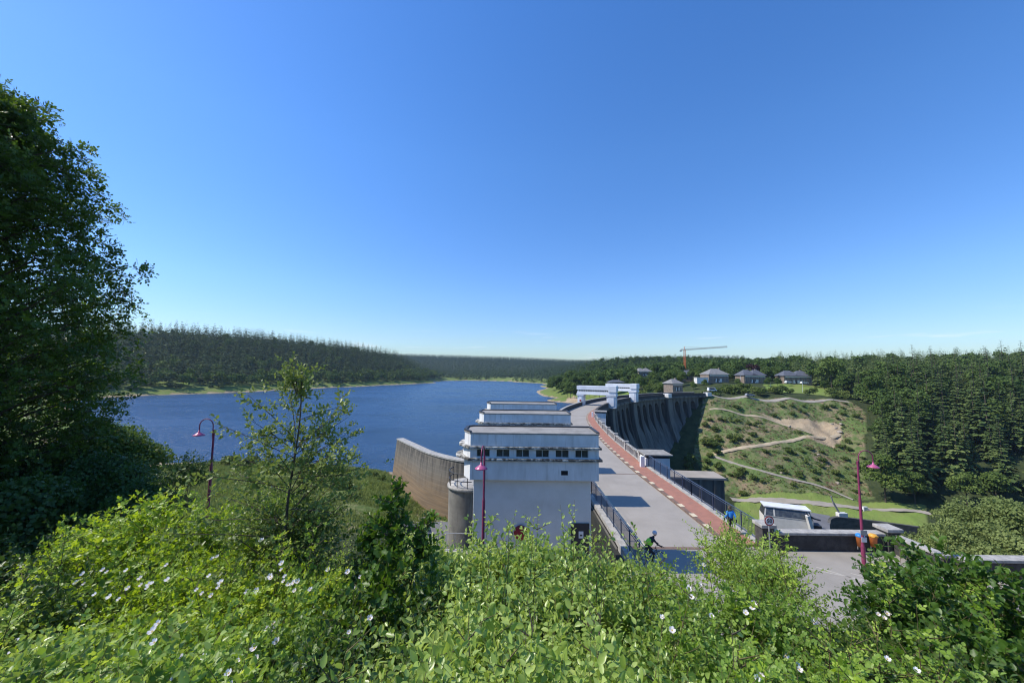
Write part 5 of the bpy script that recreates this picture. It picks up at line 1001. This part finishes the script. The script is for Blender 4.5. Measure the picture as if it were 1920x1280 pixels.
for u, v, h_, l in ((1552, 1150, .9, 'pale upright stalk among the roses at right'), (1592, 1160, .85, 'second pale stalk, right of the leftmost one'), (1650, 1160, .9, 'pale green stalk before the dark shrub at right'), (1752, 1215, .6, 'yellow forked twig near the lower right corner')):
    shoot_plant('pale_stalk', u, v, 3.2, h_, l, 'l_rose', leaf_small(.3), .05, .03, (random.uniform(-.08, .12), 0), 1, 'plant', .009, 3, side=6, stem='creamp' if False else 'twig')
for u, v, h_, l in ((1372, 1155, 1.0, 'dark stemmed stalk with dry seed heads at right'), (1120, 1100, .9, 'dark stem rising in the centre of the bank'), (1000, 1110, .9, 'dark stem among the large leaves at the lower centre'), (860, 1150, .8, 'brown stem left of the lower centre')):
    shoot_plant('dark_stalk', u, v, 2.9, h_, l, 'l_broad', leaf_broad(.28), .06, .06, (random.uniform(-.1, .1), 0), 1, 'plant', .007, side=3, stem='bark')
# shoots standing proud of the bushes all along the bank
for i in range(30):
    u = 60+i*62+random.uniform(-20, 20); Dn = random.choice((2.4, 3.2, 4.2, 5.2)); v = {2.4: 1190, 3.2: 1130, 4.2: 1075, 5.2: 1040}[Dn]+random.uniform(-50, 20)
    if u > 1480: v += 30
    broad = 640 < u < 1250
    shoot_plant('leafy_shoot' if broad else 'rose_shoot', u, v, Dn, random.uniform(.7, 1.1), 'broad leaved shoot standing above the central bushes' if broad else 'arching rose shoot standing above the left bushes' if u < 640 else 'arching rose shoot standing above the right bushes', 'l_broad' if broad else 'l_rose', leaf_broad(.28) if broad else leaf_small(.33), .05, .075 if broad else .042, (random.uniform(-.35, .35), 0), 1, 'plant', .006, 0 if broad else 5, side=4, young=.5)['group'] = 'shoots over the central bushes' if broad else 'rose shoots over the left bushes' if u < 640 else 'rose shoots over the right bushes'
# oak sapling
shoot_plant('oak_sapling', 742, 893, 5.8, 1.6, 'young oak sapling with dense upright top before the shore', 'l_oak', leaf_oak(.32), .022, .12, (.03, 0), 3, 'tree', .016, side=20, young=.5)
shoot_plant('oak_sapling', 690, 975, 5.8, 1.0, 'smaller oak sapling left of the upright one', 'l_oak', leaf_oak(.32), .03, .12, (-.1, 0), 2, 'tree', .012, side=16, young=.5)
shoot_plant('oak_sapling', 805, 950, 5.8, 1.1, 'oak sapling leaning right below the stained wall', 'l_oak', leaf_oak(.32), .03, .12, (.2, 0), 2, 'tree', .012, side=16, young=.5)
# slim sapling by the lake
def slim_tree():
    Dn = 6.2; top = at(560, 690, Dn); gz_ = 5.2; hgt = top.z-gz_; b_ = at(545, 1000, Dn); r = empty('slim_sapling', (b_.x, Dn, gz_), 0, 'slim open crowned sapling standing before the lake', 'tree')
    lean = Vector((top.x-b_.x, 0, hgt)); mb = MB(); pts = [lean*t+Vector((.05*math.sin(t*9), .04*math.cos(t*7), 0)) for t in [i/14 for i in range(15)]]; mb.tube(pts, [.034*(1-.9*i/14)+.003 for i in range(15)], 8)
    B = []; Dv = []; LL = []
    for i in range(66):
        t = random.uniform(.12, .95) if i < 42 else random.uniform(.3, .75); p = np.array(lean*t); th = i*2.4+random.uniform(-.4, .4); ln_ = (.3+1.3*math.sin(min(1, (1-t)*1.9)*PI/2))*random.uniform(.5, 1.05); el = random.uniform(.0, .9)
        dv = nrmz(np.array([math.cos(th)*1.15, math.sin(th)*.8, el])); 
        if t > .86: ln_ = .25+.6*(1-t); dv = nrmz(np.array([math.cos(th)*.5, math.sin(th)*.5, 1]))
        mb.tube([Vector(p), Vector(p+dv*ln_*.5+UP*.02), Vector(p+dv*ln_)], [.012*(1-t*.6), .007, .003], 5, cap=False)
        for j in range(17):
            q = random.uniform(.2, 1); B.append(p+dv*ln_*q+np.array([random.gauss(0, .1), random.gauss(0, .1), random.gauss(0, .09)])); Dv.append(nrmz(dv*.9+np.array([random.gauss(0, .6), random.gauss(0, .6), random.gauss(.15, .4)]))); LL.append(random.uniform(.12, .3))
    base = np.array(B); d = np.array(Dv); L = np.array(LL); bend = np.zeros_like(base)-UP*.05
    V, Fq, rn = foliage('', base, d, L, bend, leaf_small(.28), .036, .075, young=.25, upb=.5); link('foliage', np_mesh('foliage', V, Fq, rnd=rn), M['l_sap'], r)
    V, Fq = stems(base, d, L, bend, .003); mb.add([tuple(q) for q in V.tolist()], [tuple(q) for q in Fq.tolist()]); mb.build('trunk', M['bark'], r)
slim_tree()
bush('dark', 575, 895, 6.6, .85, 'dense dark lower shrub around the slim sapling', 0)
bush('fine', 505, 880, 6.9, .9, 'twiggy shrub left in the slim sapling base', 0)
# ---- big tree at the left edge
def big_tree():
    ax_, ay, gz_ = -18.7, 12.2, 2.5; r = empty('broadleaf_tree', (ax_, ay, gz_), 0, 'huge dark broadleaf tree filling the left edge of the picture', 'tree')
    prof = [(3.0, 3.0), (5, 3.8), (6.6, 3.6), (7.9, 3.8), (9.7, 4.6), (11.5, 4.5), (13.3, 4.8), (15, 3.3), (16.6, 3.1), (17.8, 2.5), (18.7, 1.6), (19.3, .8), (19.7, .2)]
    pz = [p[0] for p in prof]; pr = [p[1] for p in prof]
    mb = MB(); mb.tube([(0, 0, -1), (.1, 0, 4), (.0, .1, 9), (.1, 0, 16.6)], [.42, .34, .22, .04], 12)
    B = []; Dv = []; LL = []
    for i in range(300):
        z = 3.2+16.3*((i+.5)/300)**.95; th = i*2.39996+random.uniform(-.3, .3); rad = np.interp(z, pz, pr)*random.uniform(.78, 1.08); tip = np.array([math.cos(th)*rad, math.sin(th)*rad, z-gz_]); o = np.array([0, 0, max(.6, z-gz_-rad*.55)])
        mid = (o+tip)/2+UP*.25; mb.tube([Vector(o), Vector(mid), Vector(tip)], [.03+.008*rad, .02+.003*rad, .008], 5, cap=False); dv = nrmz(tip-o)
        for j in range(26):
            q = 1-.85*random.random()**1.6; c = o+(tip-o)*q+UP*.25*4*q*(1-q); sp_ = .30+.62*(1-abs(q-.65)); B.append(c+np.array([random.gauss(0, .42), random.gauss(0, .42), random.gauss(0, .26)])*sp_); Dv.append(nrmz(dv*.9+np.array([random.gauss(0, .65), random.gauss(0, .65), random.gauss(.05, .35)]))); LL.append(random.uniform(.3, .65))
    mb.build('trunk', M['bark'], r); base = np.array(B); d = np.array(Dv); L = np.array(LL); bend = -UP*rg.uniform(0, .2, (len(base), 1))
    V, Fq, rn = foliage('', base, d, L, bend, leaf_small(.3), .085, .13, compound=5, young=.15, upb=.7); link('foliage', np_mesh('foliage', V, Fq, rnd=rn), M['l_tree'], r)
    V, Fq = stems(base, d, L, bend, .006); link('branching', np_mesh('branching', V, Fq), M['bark'], r)
big_tree()
# ---- middle distance trees: prototypes
def rand_unit(n): return nrmz(rg.normal(0, 1, (n, 3)))
def crown_leaves(cent, rad, per, size, squash=.8):
    P = []; Nn = []
    for c, q in zip(cent, rad):
        u_ = rand_unit(per); u_[:, 2] = np.where(u_[:, 2] < -.35, -u_[:, 2], u_[:, 2]); P.append(np.array(c)+u_*np.array([1, 1, squash])*q*rg.uniform(.72, 1.08, (per, 1))); Nn.append(u_+rg.normal(0, .45, (per, 3)))
    P = np.concatenate(P); Nn = np.concatenate(Nn); n = len(P); ax = rand_unit(n); rn = np.repeat(rg.random(len(cent)), per)*.4+rg.random(n)*.5
    V, Fq, nf = put_leaves(leaf_small(.42, .05), P, ax, Nn, size*rg.uniform(.7, 1.25, n)); return V, Fq, np.repeat(np.clip(rn, 0, 1), nf)
def broad_crown(h, R_, nb_, per, size):
    cent = []; rad = []
    for i in range(nb_):
        th = i*2.4+rg.uniform(-.4, .4); zz = rg.uniform(.25, .92); rr = R_*.62*math.sin(PI*min(.97, max(.12, zz)))**.6*rg.uniform(.5, 1.05); q = R_*rg.uniform(.28, .48); cent.append((math.cos(th)*rr*(1.25 if nb_ > 40 else 1), math.sin(th)*rr*(1.25 if nb_ > 40 else 1), h*(.2+.68*zz))); rad.append(q*(.62*rg.uniform(.7, 1.3) if nb_ > 40 else 1))
    return crown_leaves(cent, rad, per, size)
def trunk_mesh(h, r0_, limbs=5):
    mb = MB(); mb.tube([(0, 0, -1.5), (0, 0, h*.3), (.1, 0, h*.8)], [r0_, r0_*.7, r0_*.12], 8)
    for i in range(limbs): th = i*2.4; mb.tube([(0, 0, h*(.25+.07*i)), (math.cos(th)*h*.12, math.sin(th)*h*.12, h*(.4+.07*i)), (math.cos(th)*h*.2, math.sin(th)*h*.2, h*(.55+.06*i))], [r0_*.4, r0_*.25, r0_*.06], 5)
    return mb
def spruce_crown(h, R_, levels, nbr, spr, wd=.4):
    P = []; A = []; Nn = []; S = []
    for i in range(levels):
        t = (i+rg.uniform(-.3, .3))/levels; z = h*(.10+.9*t); rad = R_*(1-t)**.85*rg.uniform(.82, 1.1)+.15
        for j in range(max(4, int(nbr*(1-t*.55)))):
            th = rg.uniform(0, 6.28); dv = np.array([math.cos(th), math.sin(th), -.28+.5*t]); rb = rad*rg.uniform(.7, 1.12); k = max(2, int(spr*(1-t*.6)))
            for q in range(k):
                s_ = .22+.78*(q+.5)/k; sd = np.array([-math.sin(th), math.cos(th), 0])*(1 if q % 2 else -1); P.append(np.array([0, 0, z])+dv*rb*s_+np.array([0, 0, .12*rb*s_*s_])); A.append(dv+sd*rg.uniform(.2, .9)+np.array([0, 0, -.25])); Nn.append(UP+rg.normal(0, .3, 3)+dv*.4); S.append(rb*.42*rg.uniform(.7, 1.2)+.25)
    P = np.array(P); rn = rg.random(len(P))*.9; V, Fq, nf = put_leaves(leaf_small(wd, .05), P, np.array(A), np.array(Nn), np.array(S)); return V, Fq, np.repeat(rn, nf)
def tree_proto(name, arr, lm, tr, label, cat, group):
    r = empty(name, (0, 0, 0), 0, label, cat, group); V, Fq, rn = arr; link('crown', np_mesh('crown', V, Fq, rnd=rn), M[lm], r)
    me = bpy.data.meshes.new('trunk'); me.from_pydata(tr.v, [], tr.f); link('trunk', me, M['bark'], r); return r
def spr_trunk(h): mb = MB(); mb.tube([(0, 0, -2), (0, 0, h*.5), (0, 0, h*.97)], [.28, .18, .03], 7); return mb
SPR = [tree_proto('spruce_tree', spruce_crown(h, R_, 30, 10, 6, .34), 'l_spruce', spr_trunk(h), 'tall dark spruce standing in the wood on the right hillside', 'tree', 'spruces of the right hillside wood') for h, R_ in ((28, 3.7), (30, 4.1), (25, 3.4), (27, 4.4))]
BRD = [tree_proto('broadleaf_tree', broad_crown(h, R_, 17, 150, .62), 'l_broadtree', trunk_mesh(h, .25), 'x', 'tree', 'x') for h, R_ in ((14, 5.2), (12, 4.6), (16, 5.6), (10, 4.2))]
SHR = [tree_proto('shrub', broad_crown(h, R_, 9, 70, .32), 'l_scrub', trunk_mesh(h*.8, .05, 3), 'x', 'shrub', 'x') for h, R_ in ((2.0, 1.5), (1.5, 1.3), (2.6, 1.8))]
USED = set()
def plant(pool, x, y, sc, label, group, z=None, zs=1.0):
    o = random.choice(pool); z = H(x, y) if z is None else z; rz = random.uniform(0, 6.28); scl = (sc, sc, sc*zs)
    if o.name not in USED:
        if o.name not in KIDS: KIDS[o.name] = [k for k in o.children]
        USED.add(o.name); o.location = (x, y, z-.2); o.rotation_euler = (0, 0, rz); o.scale = scl; o['label'] = label; o['group'] = group; return o
    return copy_tree(o, (x, y, z-.2), rz, scl, label, group)
def jitter(x0, x1, y0, y1, sp_):
    gx, gy = np.meshgrid(np.arange(x0, x1, sp_), np.arange(y0, y1, sp_)); gx = gx.ravel()+rg.uniform(-.42, .42, gx.size)*sp_; gy = gy.ravel()+rg.uniform(-.42, .42, gy.size)*sp_; return gx, gy
def uv_of(x, y, z):
    d = np.stack([x, y, z-CAM_Z], -1); f_ = d@np.array(fw); return 960+697*(d@np.array(rt))/f_, 640-697*(d@np.array(up))/f_
# right hillside wood
wood_poly = ap((1603, 755, 189), (1630, 800, 180), (1632, 860, 160), (1645, 945, 133), (1735, 968, 122.5)) + [(420, 118), (560, 250), (560, 470), (330, 470), (230, 330), (192, 245)]
wx, wy = jitter(100, 560, 112, 470, 7.2); k = inpoly(wx, wy, wood_poly) & (rg.random(len(wx)) > .1); wx, wy = wx[k], wy[k]; wz = hz(wx, wy); uu, vv = uv_of(wx, wy, wz+12); inv = (uu < 1960)
o_ = np.argsort(wy*1.0+(~inv)*900); wx, wy, wz, uu = wx[o_], wy[o_], wz[o_], uu[o_]
nind = 150; edge = []
for i in range(nind):
    x, y = wx[i], wy[i]; near_edge = (y < 132) or (uu[i] < 1665 and random.random() < .6)
    if near_edge and random.random() < .75: plant(BRD, x, y, random.uniform(.75, 1.1), 'rounded broadleaf tree on the lower edge of the right hillside wood', 'broadleaf trees along the right wood edge')
    elif random.random() < .2: plant(BRD, x, y, random.uniform(.95, 1.5), 'rounded broadleaf tree among the spruces on the right hillside', 'broadleaf trees among the spruces')
    else: plant(SPR, x, y, random.choice((.6, .75, .85, .95, 1.05))*random.uniform(.92, 1.06)*(.86 if y > 215 else 1), 'tall dark spruce standing in the wood on the right hillside', 'spruces of the right hillside wood')
def forest(name, X_, Y_, tmpls, lm, label, smin=.8, smax=1.2, Z_=None, sink=.3):
    Z_ = hz(X_, Y_) if Z_ is None else Z_; n = len(X_); th = rg.uniform(0, 6.28, n); s_ = rg.uniform(smin, smax, n); ch = rg.integers(0, len(tmpls), n); VV = []; FF = []; RN = []; off = 0
    for t, (V, Fq, rn) in enumerate(tmpls):
        i = np.where(ch == t)[0]; 
        if not len(i): continue
        c = np.cos(th[i])[:, None]; sn = np.sin(th[i])[:, None]; q = s_[i][:, None]; x = V[None, :, 0]*c-V[None, :, 1]*sn; y = V[None, :, 0]*sn+V[None, :, 1]*c
        W_ = np.stack([x*q+X_[i][:, None], y*q+Y_[i][:, None], V[None, :, 2]*q+Z_[i][:, None]-sink], -1).reshape(-1, 3); VV.append(W_); FF.append((Fq[None]+np.arange(len(i))[:, None, None]*len(V)).reshape(-1, 4)+off); off += len(W_); RN.append(np.clip(rn[None]*.6+rg.random(len(i))[:, None]*.45, 0, 1).ravel())
    me = np_mesh(name, np.concatenate(VV), np.concatenate(FF), rnd=np.concatenate(RN)); return tag(link(name, me, M[lm]), label, None, None, 'stuff')
sprM = [spruce_crown(24, 3.6, 22, 8, 3, .5) for _ in range(3)]; sprL = [spruce_crown(21, 3.4, 14, 6, 2, .6) for _ in range(4)]; sprF = [spruce_crown(20, 4.2, 8, 5, 1, .8) for _ in range(4)]
brdM = [broad_crown(14, 5, 12, 45, 1.15) for _ in range(3)]; brdL = [broad_crown(13, 5, 9, 16, 1.9) for _ in range(3)]
rx, ry = wx[nind:], wy[nind:]; k = rg.random(len(rx)) < .87
forest('forest', rx[k], ry[k], sprM, 'l_spruce', 'spruce wood climbing the right hillside behind the front trees', .5, .95); forest('forest', rx[~k], ry[~k], brdM, 'l_broadtree', 'broadleaf trees mixed in the upper right wood', .9, 1.3)
# left hill across the lake
lx, ly = jitter(-520, 20, 200, 860, 7.2); lz = hz(lx, ly); u_, v_ = uv_of(lx, ly, lz); sh_ = lz > -6.5; k = sh_ & (u_ < 830) & (u_ > -60) & (ly < 860) & ~((lx > -60) & (ly < 500)); lx, ly, lz = lx[k], ly[k], lz[k]
low = lz < 3+5*np.sin(lx*.03); bro = (low & (rg.random(len(lx)) < .62)) | (rg.random(len(lx)) < .05)
forest('forest', lx[~bro], ly[~bro], sprL, 'l_far', 'dark spruce forest on the hill across the lake', .6, 1.25, lz[~bro]); forest('forest', lx[bro], ly[bro], brdL, 'l_broadtree', 'rounded paler trees along the far lake shore', .7, 1.15, lz[bro])
# far hills
fx_, fy_ = jitter(-700, 900, 640, 1900, 12.0); fz_ = hz(fx_, fy_); u_, v_ = uv_of(fx_, fy_, fz_); k = (fz_ > -8.6) & ((fy_ > 880) | (fx_ > 0)) & (u_ > 640) & (u_ < 1400) & ~((rg.random(len(fx_)) < .55) & (np.abs(u_-985) < 32) & (fy_ > 1130) & (fy_ < 1330)); fx_, fy_, fz_ = fx_[k], fy_[k], fz_[k]
forest('forest', fx_, fy_, sprF, 'l_far', 'wooded hills closing the far end of the lake', .85, 1.25, fz_)
# village hill
vx, vy = jitter(15, 480, 245, 640, 8.6); vz = hz(vx, vy); u_, v_ = uv_of(vx, vy, vz); k = (vz > -8) & (u_ > 1030) & (u_ < 1700) & ~inpoly(vx, vy, wood_poly)
def keepout(x, y):
    for hx, hy, rr in ((1348, 236, 12), (1416, 236, 12), (1497, 236, 13), (1210, 300, 9), (1289, 285, 6), (1271, 202, 8), (1285, 330, 4), (1157, 260, 8), (1319, 232, 6)):
        p = at(hx, 715, hy)
        m_ = (np.abs(x-p.x) < rr) & (np.abs(y-hy-3) < rr); yield m_
        # keep the view of the house fronts open
        yield (np.abs(x/np.maximum(y, 1)-p.x/hy) < rr*.45/hy) & (y < hy) & (y > hy-45)
for m_ in keepout(vx, vy): k &= ~m_
vx, vy, vz = vx[k], vy[k], vz[k]; o_ = np.argsort(vy); vx, vy, vz = vx[o_], vy[o_], vz[o_]; ni = 62
for i in range(min(ni, len(vx))): plant(BRD, vx[i], vy[i], random.uniform(.55, .95), 'rounded green tree among the village houses', 'trees around the village houses', vz[i])
x_, y_, z_ = vx[ni:], vy[ni:], vz[ni:]; k = (y_ > 470) & (rg.random(len(x_)) < .6)
forest('forest', x_[~k], y_[~k], brdM, 'l_broadtree', 'broadleaf wood on the rise behind the village', .7, 1.15, z_[~k]); forest('forest', x_[k], y_[k], sprL, 'l_far', 'conifer belt along the skyline behind the village', .7, .95, z_[k])
# copper beeches
for u, Y_, s_ in ((1383, 224, .42), (1440, 226, .5), (1458, 228, .55), (1322, 222, .4), (1545, 222, .6), (1562, 226, .7), (1240, 232, .55), (1300, 225, .5), (1228, 262, .6), (1275, 262, .6)):
    q = at(u, 716, Y_); plant(BRD, q.x, Y_, s_, 'rounded green tree among the village houses', 'trees around the village houses')
for u, v, Y_, s_, l in ((1412, 716, 258, .95, 'dark copper beech behind the middle house'), (1477, 716, 262, .7, 'small copper beech left of the rightmost house')):
    q = at(u, v, Y_); cp_ = tree_proto('copper_beech', broad_crown(14, 5, 14, 110, .8), 'l_copper', trunk_mesh(13, .25), l, 'tree', None); cp_.location = (q.x, Y_, H(q.x, Y_)); cp_.scale = (s_,)*3
# hedge and scrub below the houses, shore shrubs by the meadow
n_ = 0
for i in range(400):
    u = random.uniform(1322, 1590); t = (u-1320)/260; Y_ = random.uniform(195, 213); q = at(u, 735, Y_); vg = uv_of(np.array(q.x), np.array(Y_), np.array(H(q.x, Y_)))[1]
    if n_ < 46 and (u < 1440 or Y_ < 204+6*(u > 1540)): plant(SHR, q.x, Y_, random.uniform(1.2, 2.1), 'dense green shrub in the belt below the village houses', 'shrubs between the houses and the road'); n_ += 1
for i in range(16):
    u = random.uniform(1045, 1090); q = at(u, 735, random.uniform(290, 340)); z = H(q.x, q.y)
    if z > -7: plant(BRD, q.x, q.y, random.uniform(.85, 1.2), 'green tree on the wooded point beside the portal towers', 'trees on the point beside the portals', z)
for i in range(12):
    u = random.uniform(1160, 1262); Y_ = random.uniform(232, 250); q = at(u, 735, Y_); plant(SHR, q.x, Y_, random.uniform(1.3, 2.0), 'low shrub behind the meadow at the dam end', 'shrubs behind the dam end meadow')
n_ = 0
while n_ < 105:
    u = random.uniform(1322, 1640); Y_ = random.uniform(138, 188); q = at(u, 800, Y_); 
    if not inpoly(np.array([q.x]), np.array([Y_]), scrub_poly)[0] or inpoly(np.array([q.x]), np.array([Y_]), scar_poly)[0]: continue
    if min((q.x-a)**2+(Y_-b_)**2 for a, b_ in RIBP) < 7: continue
    plant(SHR, q.x, Y_, random.uniform(.35, 1.15)*(1.4 if u < 1400 and random.random() < .5 else 1), 'low bush dotted over the cleared slope', 'bushes dotted over the cleared slope', zs=.75); n_ += 1
for u, Y_, s_ in ((600, 62, 1.0), (628, 58, 1.2), (652, 66, .9), (675, 63, .8), (700, 68, .7), (716, 64, .6), (640, 48, 1.0), (585, 50, 1.2), (560, 70, 1.2), (470, 72, 1.0), (430, 70, 1.1), (665, 44, .7)):
    q = at(u, 880, Y_); plant(SHR, q.x, Y_, s_, 'low green bush on the grassy lake bank', 'bushes on the grassy lake bank', zs=.7)
for i in range(30):
    Y_ = random.uniform(115, 182); s = s_at_y(min(Y_, 186)); q = crest(s, random.uniform(13, 26)); 
    z = H(*q)
    if -34 < z < -8 and q[1] > 120 and n_: plant(SHR, q[0], q[1], random.uniform(.8, 1.7), 'bush in the shade at the foot of the dam', 'bushes at the foot of the dam', z)
# rough low growth all over the cleared slope
def tuft(n, r_, s_): 
    u_ = rand_unit(n); u_[:, 2] = np.abs(u_[:, 2]); V, Fq, nf = put_leaves(leaf_small(.3, .05), u_*np.array([r_, r_, r_*.5]), rand_unit(n)+UP*.5, u_+rg.normal(0, .5, (n, 3)), s_*rg.uniform(.6, 1.3, n)); return V, Fq, np.repeat(rg.random(n)*.8, nf)
tf = [tuft(26, .5, .35) for _ in range(4)]
sx, sy = jitter(75, 175, 132, 192, 1.15); k = inpoly(sx, sy, scrub_poly) & ~inpoly(sx, sy, scar_poly); pt = np.sin(sx*.21+np.sin(sy*.17)*2)+np.sin(sy*.33+sx*.11)+rg.normal(0, .7, len(sx)); RP = np.array(RIBP); far_ = np.ones(len(sx), bool)
for i in range(0, len(sx), 2000): far_[i:i+2000] = np.sqrt((sx[i:i+2000, None]-RP[None, :, 0])**2+(sy[i:i+2000, None]-RP[None, :, 1])**2).min(1) > 1.5
k &= far_; k1 = k & (pt > .2) & (rg.random(len(sx)) < .6); k2 = k & (pt < .2) & (rg.random(len(sx)) < .7)
forest('undergrowth', sx[k1], sy[k1], tf, 'l_scrub', 'low green growth covering the cleared slope', .5, 1.5, None, .1)
M['l_dry'] = leafmat('dry_growth', (.16, .11, .065), (.24, .18, .105), (.34, .28, .18), .1, .85, .1)
forest('dry_undergrowth', sx[k2], sy[k2], tf, 'l_dry', 'brown dry growth and brash on the cleared slope', .4, 1.1, None, .1)
# pale willows below the forecourt, dark trees under the big tree
WIL = [tree_proto('willow_tree', broad_crown(13, 7.0, 44, 420, .24), 'l_willow', trunk_mesh(12, .22), 'x', 'tree', None)]
for i, (u, v, Y_, s_, l) in enumerate(((1800, 985, 50, .85, 'pale green willow left of the others below the forecourt wall'), (1870, 935, 56, 1.15, 'tallest pale willow below the right hand wall'), (1850, 985, 43, .9, 'pale willow close behind the right hand wall'), (1950, 945, 52, 1.2, 'pale willow cut by the right picture edge'), (2050, 960, 55, 1.2, 'pale willow beyond the right picture edge'))):
    q = at(u, v, Y_); o = WIL[0] if i == 0 else copy_tree(WIL[0]); o.location = (q.x, Y_, q.z-13*.93*s_); o.scale = (s_,)*3; o.rotation_euler = (0, 0, i*1.3); o['label'] = l
DK = [tree_proto('shade_tree', broad_crown(6, 2.6, 18, 1100, .11), 'l_dark', trunk_mesh(5, .1), 'x', 'tree', None)]
for i, (u, v, Y_, s_, l) in enumerate(((90, 850, 14, 1.1, 'dark low tree in the shade under the big tree'), (190, 860, 13, .75, 'small dark tree at the right foot of the big tree'), (215, 790, 17, .9, 'bushy tree between the big tree and the lake'), (20, 900, 11, 1.0, 'dark low tree at the left edge beneath the big tree'), (265, 905, 12, .6, 'small leafy tree by the lakeside wall'))):
    q = at(u, v, Y_); o = DK[0] if i == 0 else copy_tree(DK[0]); o.location = (q.x, Y_, q.z-6*.95*s_); o.scale = (s_,)*3; o.rotation_euler = (0, 0, i*1.9); o['label'] = l
# ------------------------------------------------------------------ grass tufts on the lake bank
gx, gy = jitter(-60, -2, 26, 80, .55); gz2 = hz(gx, gy); k = (gz2 > -9.6) & (gx < -3) & ~((gx > -19) & (gy > 40) & (gx*1.15+gy > 36.5+0*gx) & (gy > 57-(gx+17)*1.2-.5)); gx, gy, gz2 = gx[k], gy[k], gz2[k]
tm = []
for _ in range(4):
    n = 26; a = rg.uniform(0, 6.28, n); P = np.stack([rg.normal(0, .16, n), rg.normal(0, .16, n), np.zeros(n)], 1); V, Fq, nf = put_leaves(leaf_small(.08, 0), P, np.stack([np.cos(a)*.5, np.sin(a)*.5, np.ones(n)], 1), rand_unit(n), rg.uniform(.2, .45, n)); tm.append((V, Fq, np.repeat(rg.random(n), nf)))
forest('grass', gx, gy, tm, 'l_willow', 'rough grass on the lake bank', .6, 1.3, gz2, 0)
# ------------------------------------------------------------------ haze
mb = MB(); mb.box(-2500, 2500, -60, 2450, -46, 130); m, n, b = newmat('haze_air'); n.nodes.remove(b); pv = N(n, 'ShaderNodeVolumePrincipled'); pv.inputs['Color'].default_value = (.62, .78, 1, 1); pv.inputs['Density'].default_value = .00009; pv.inputs['Anisotropy'].default_value = .2
n.links.new(pv.outputs[0], n.nodes['Material Output'].inputs['Volume'])
HAZE = tag(mb.build('haze', m), 'thin blue summer haze', None, None, 'stuff')
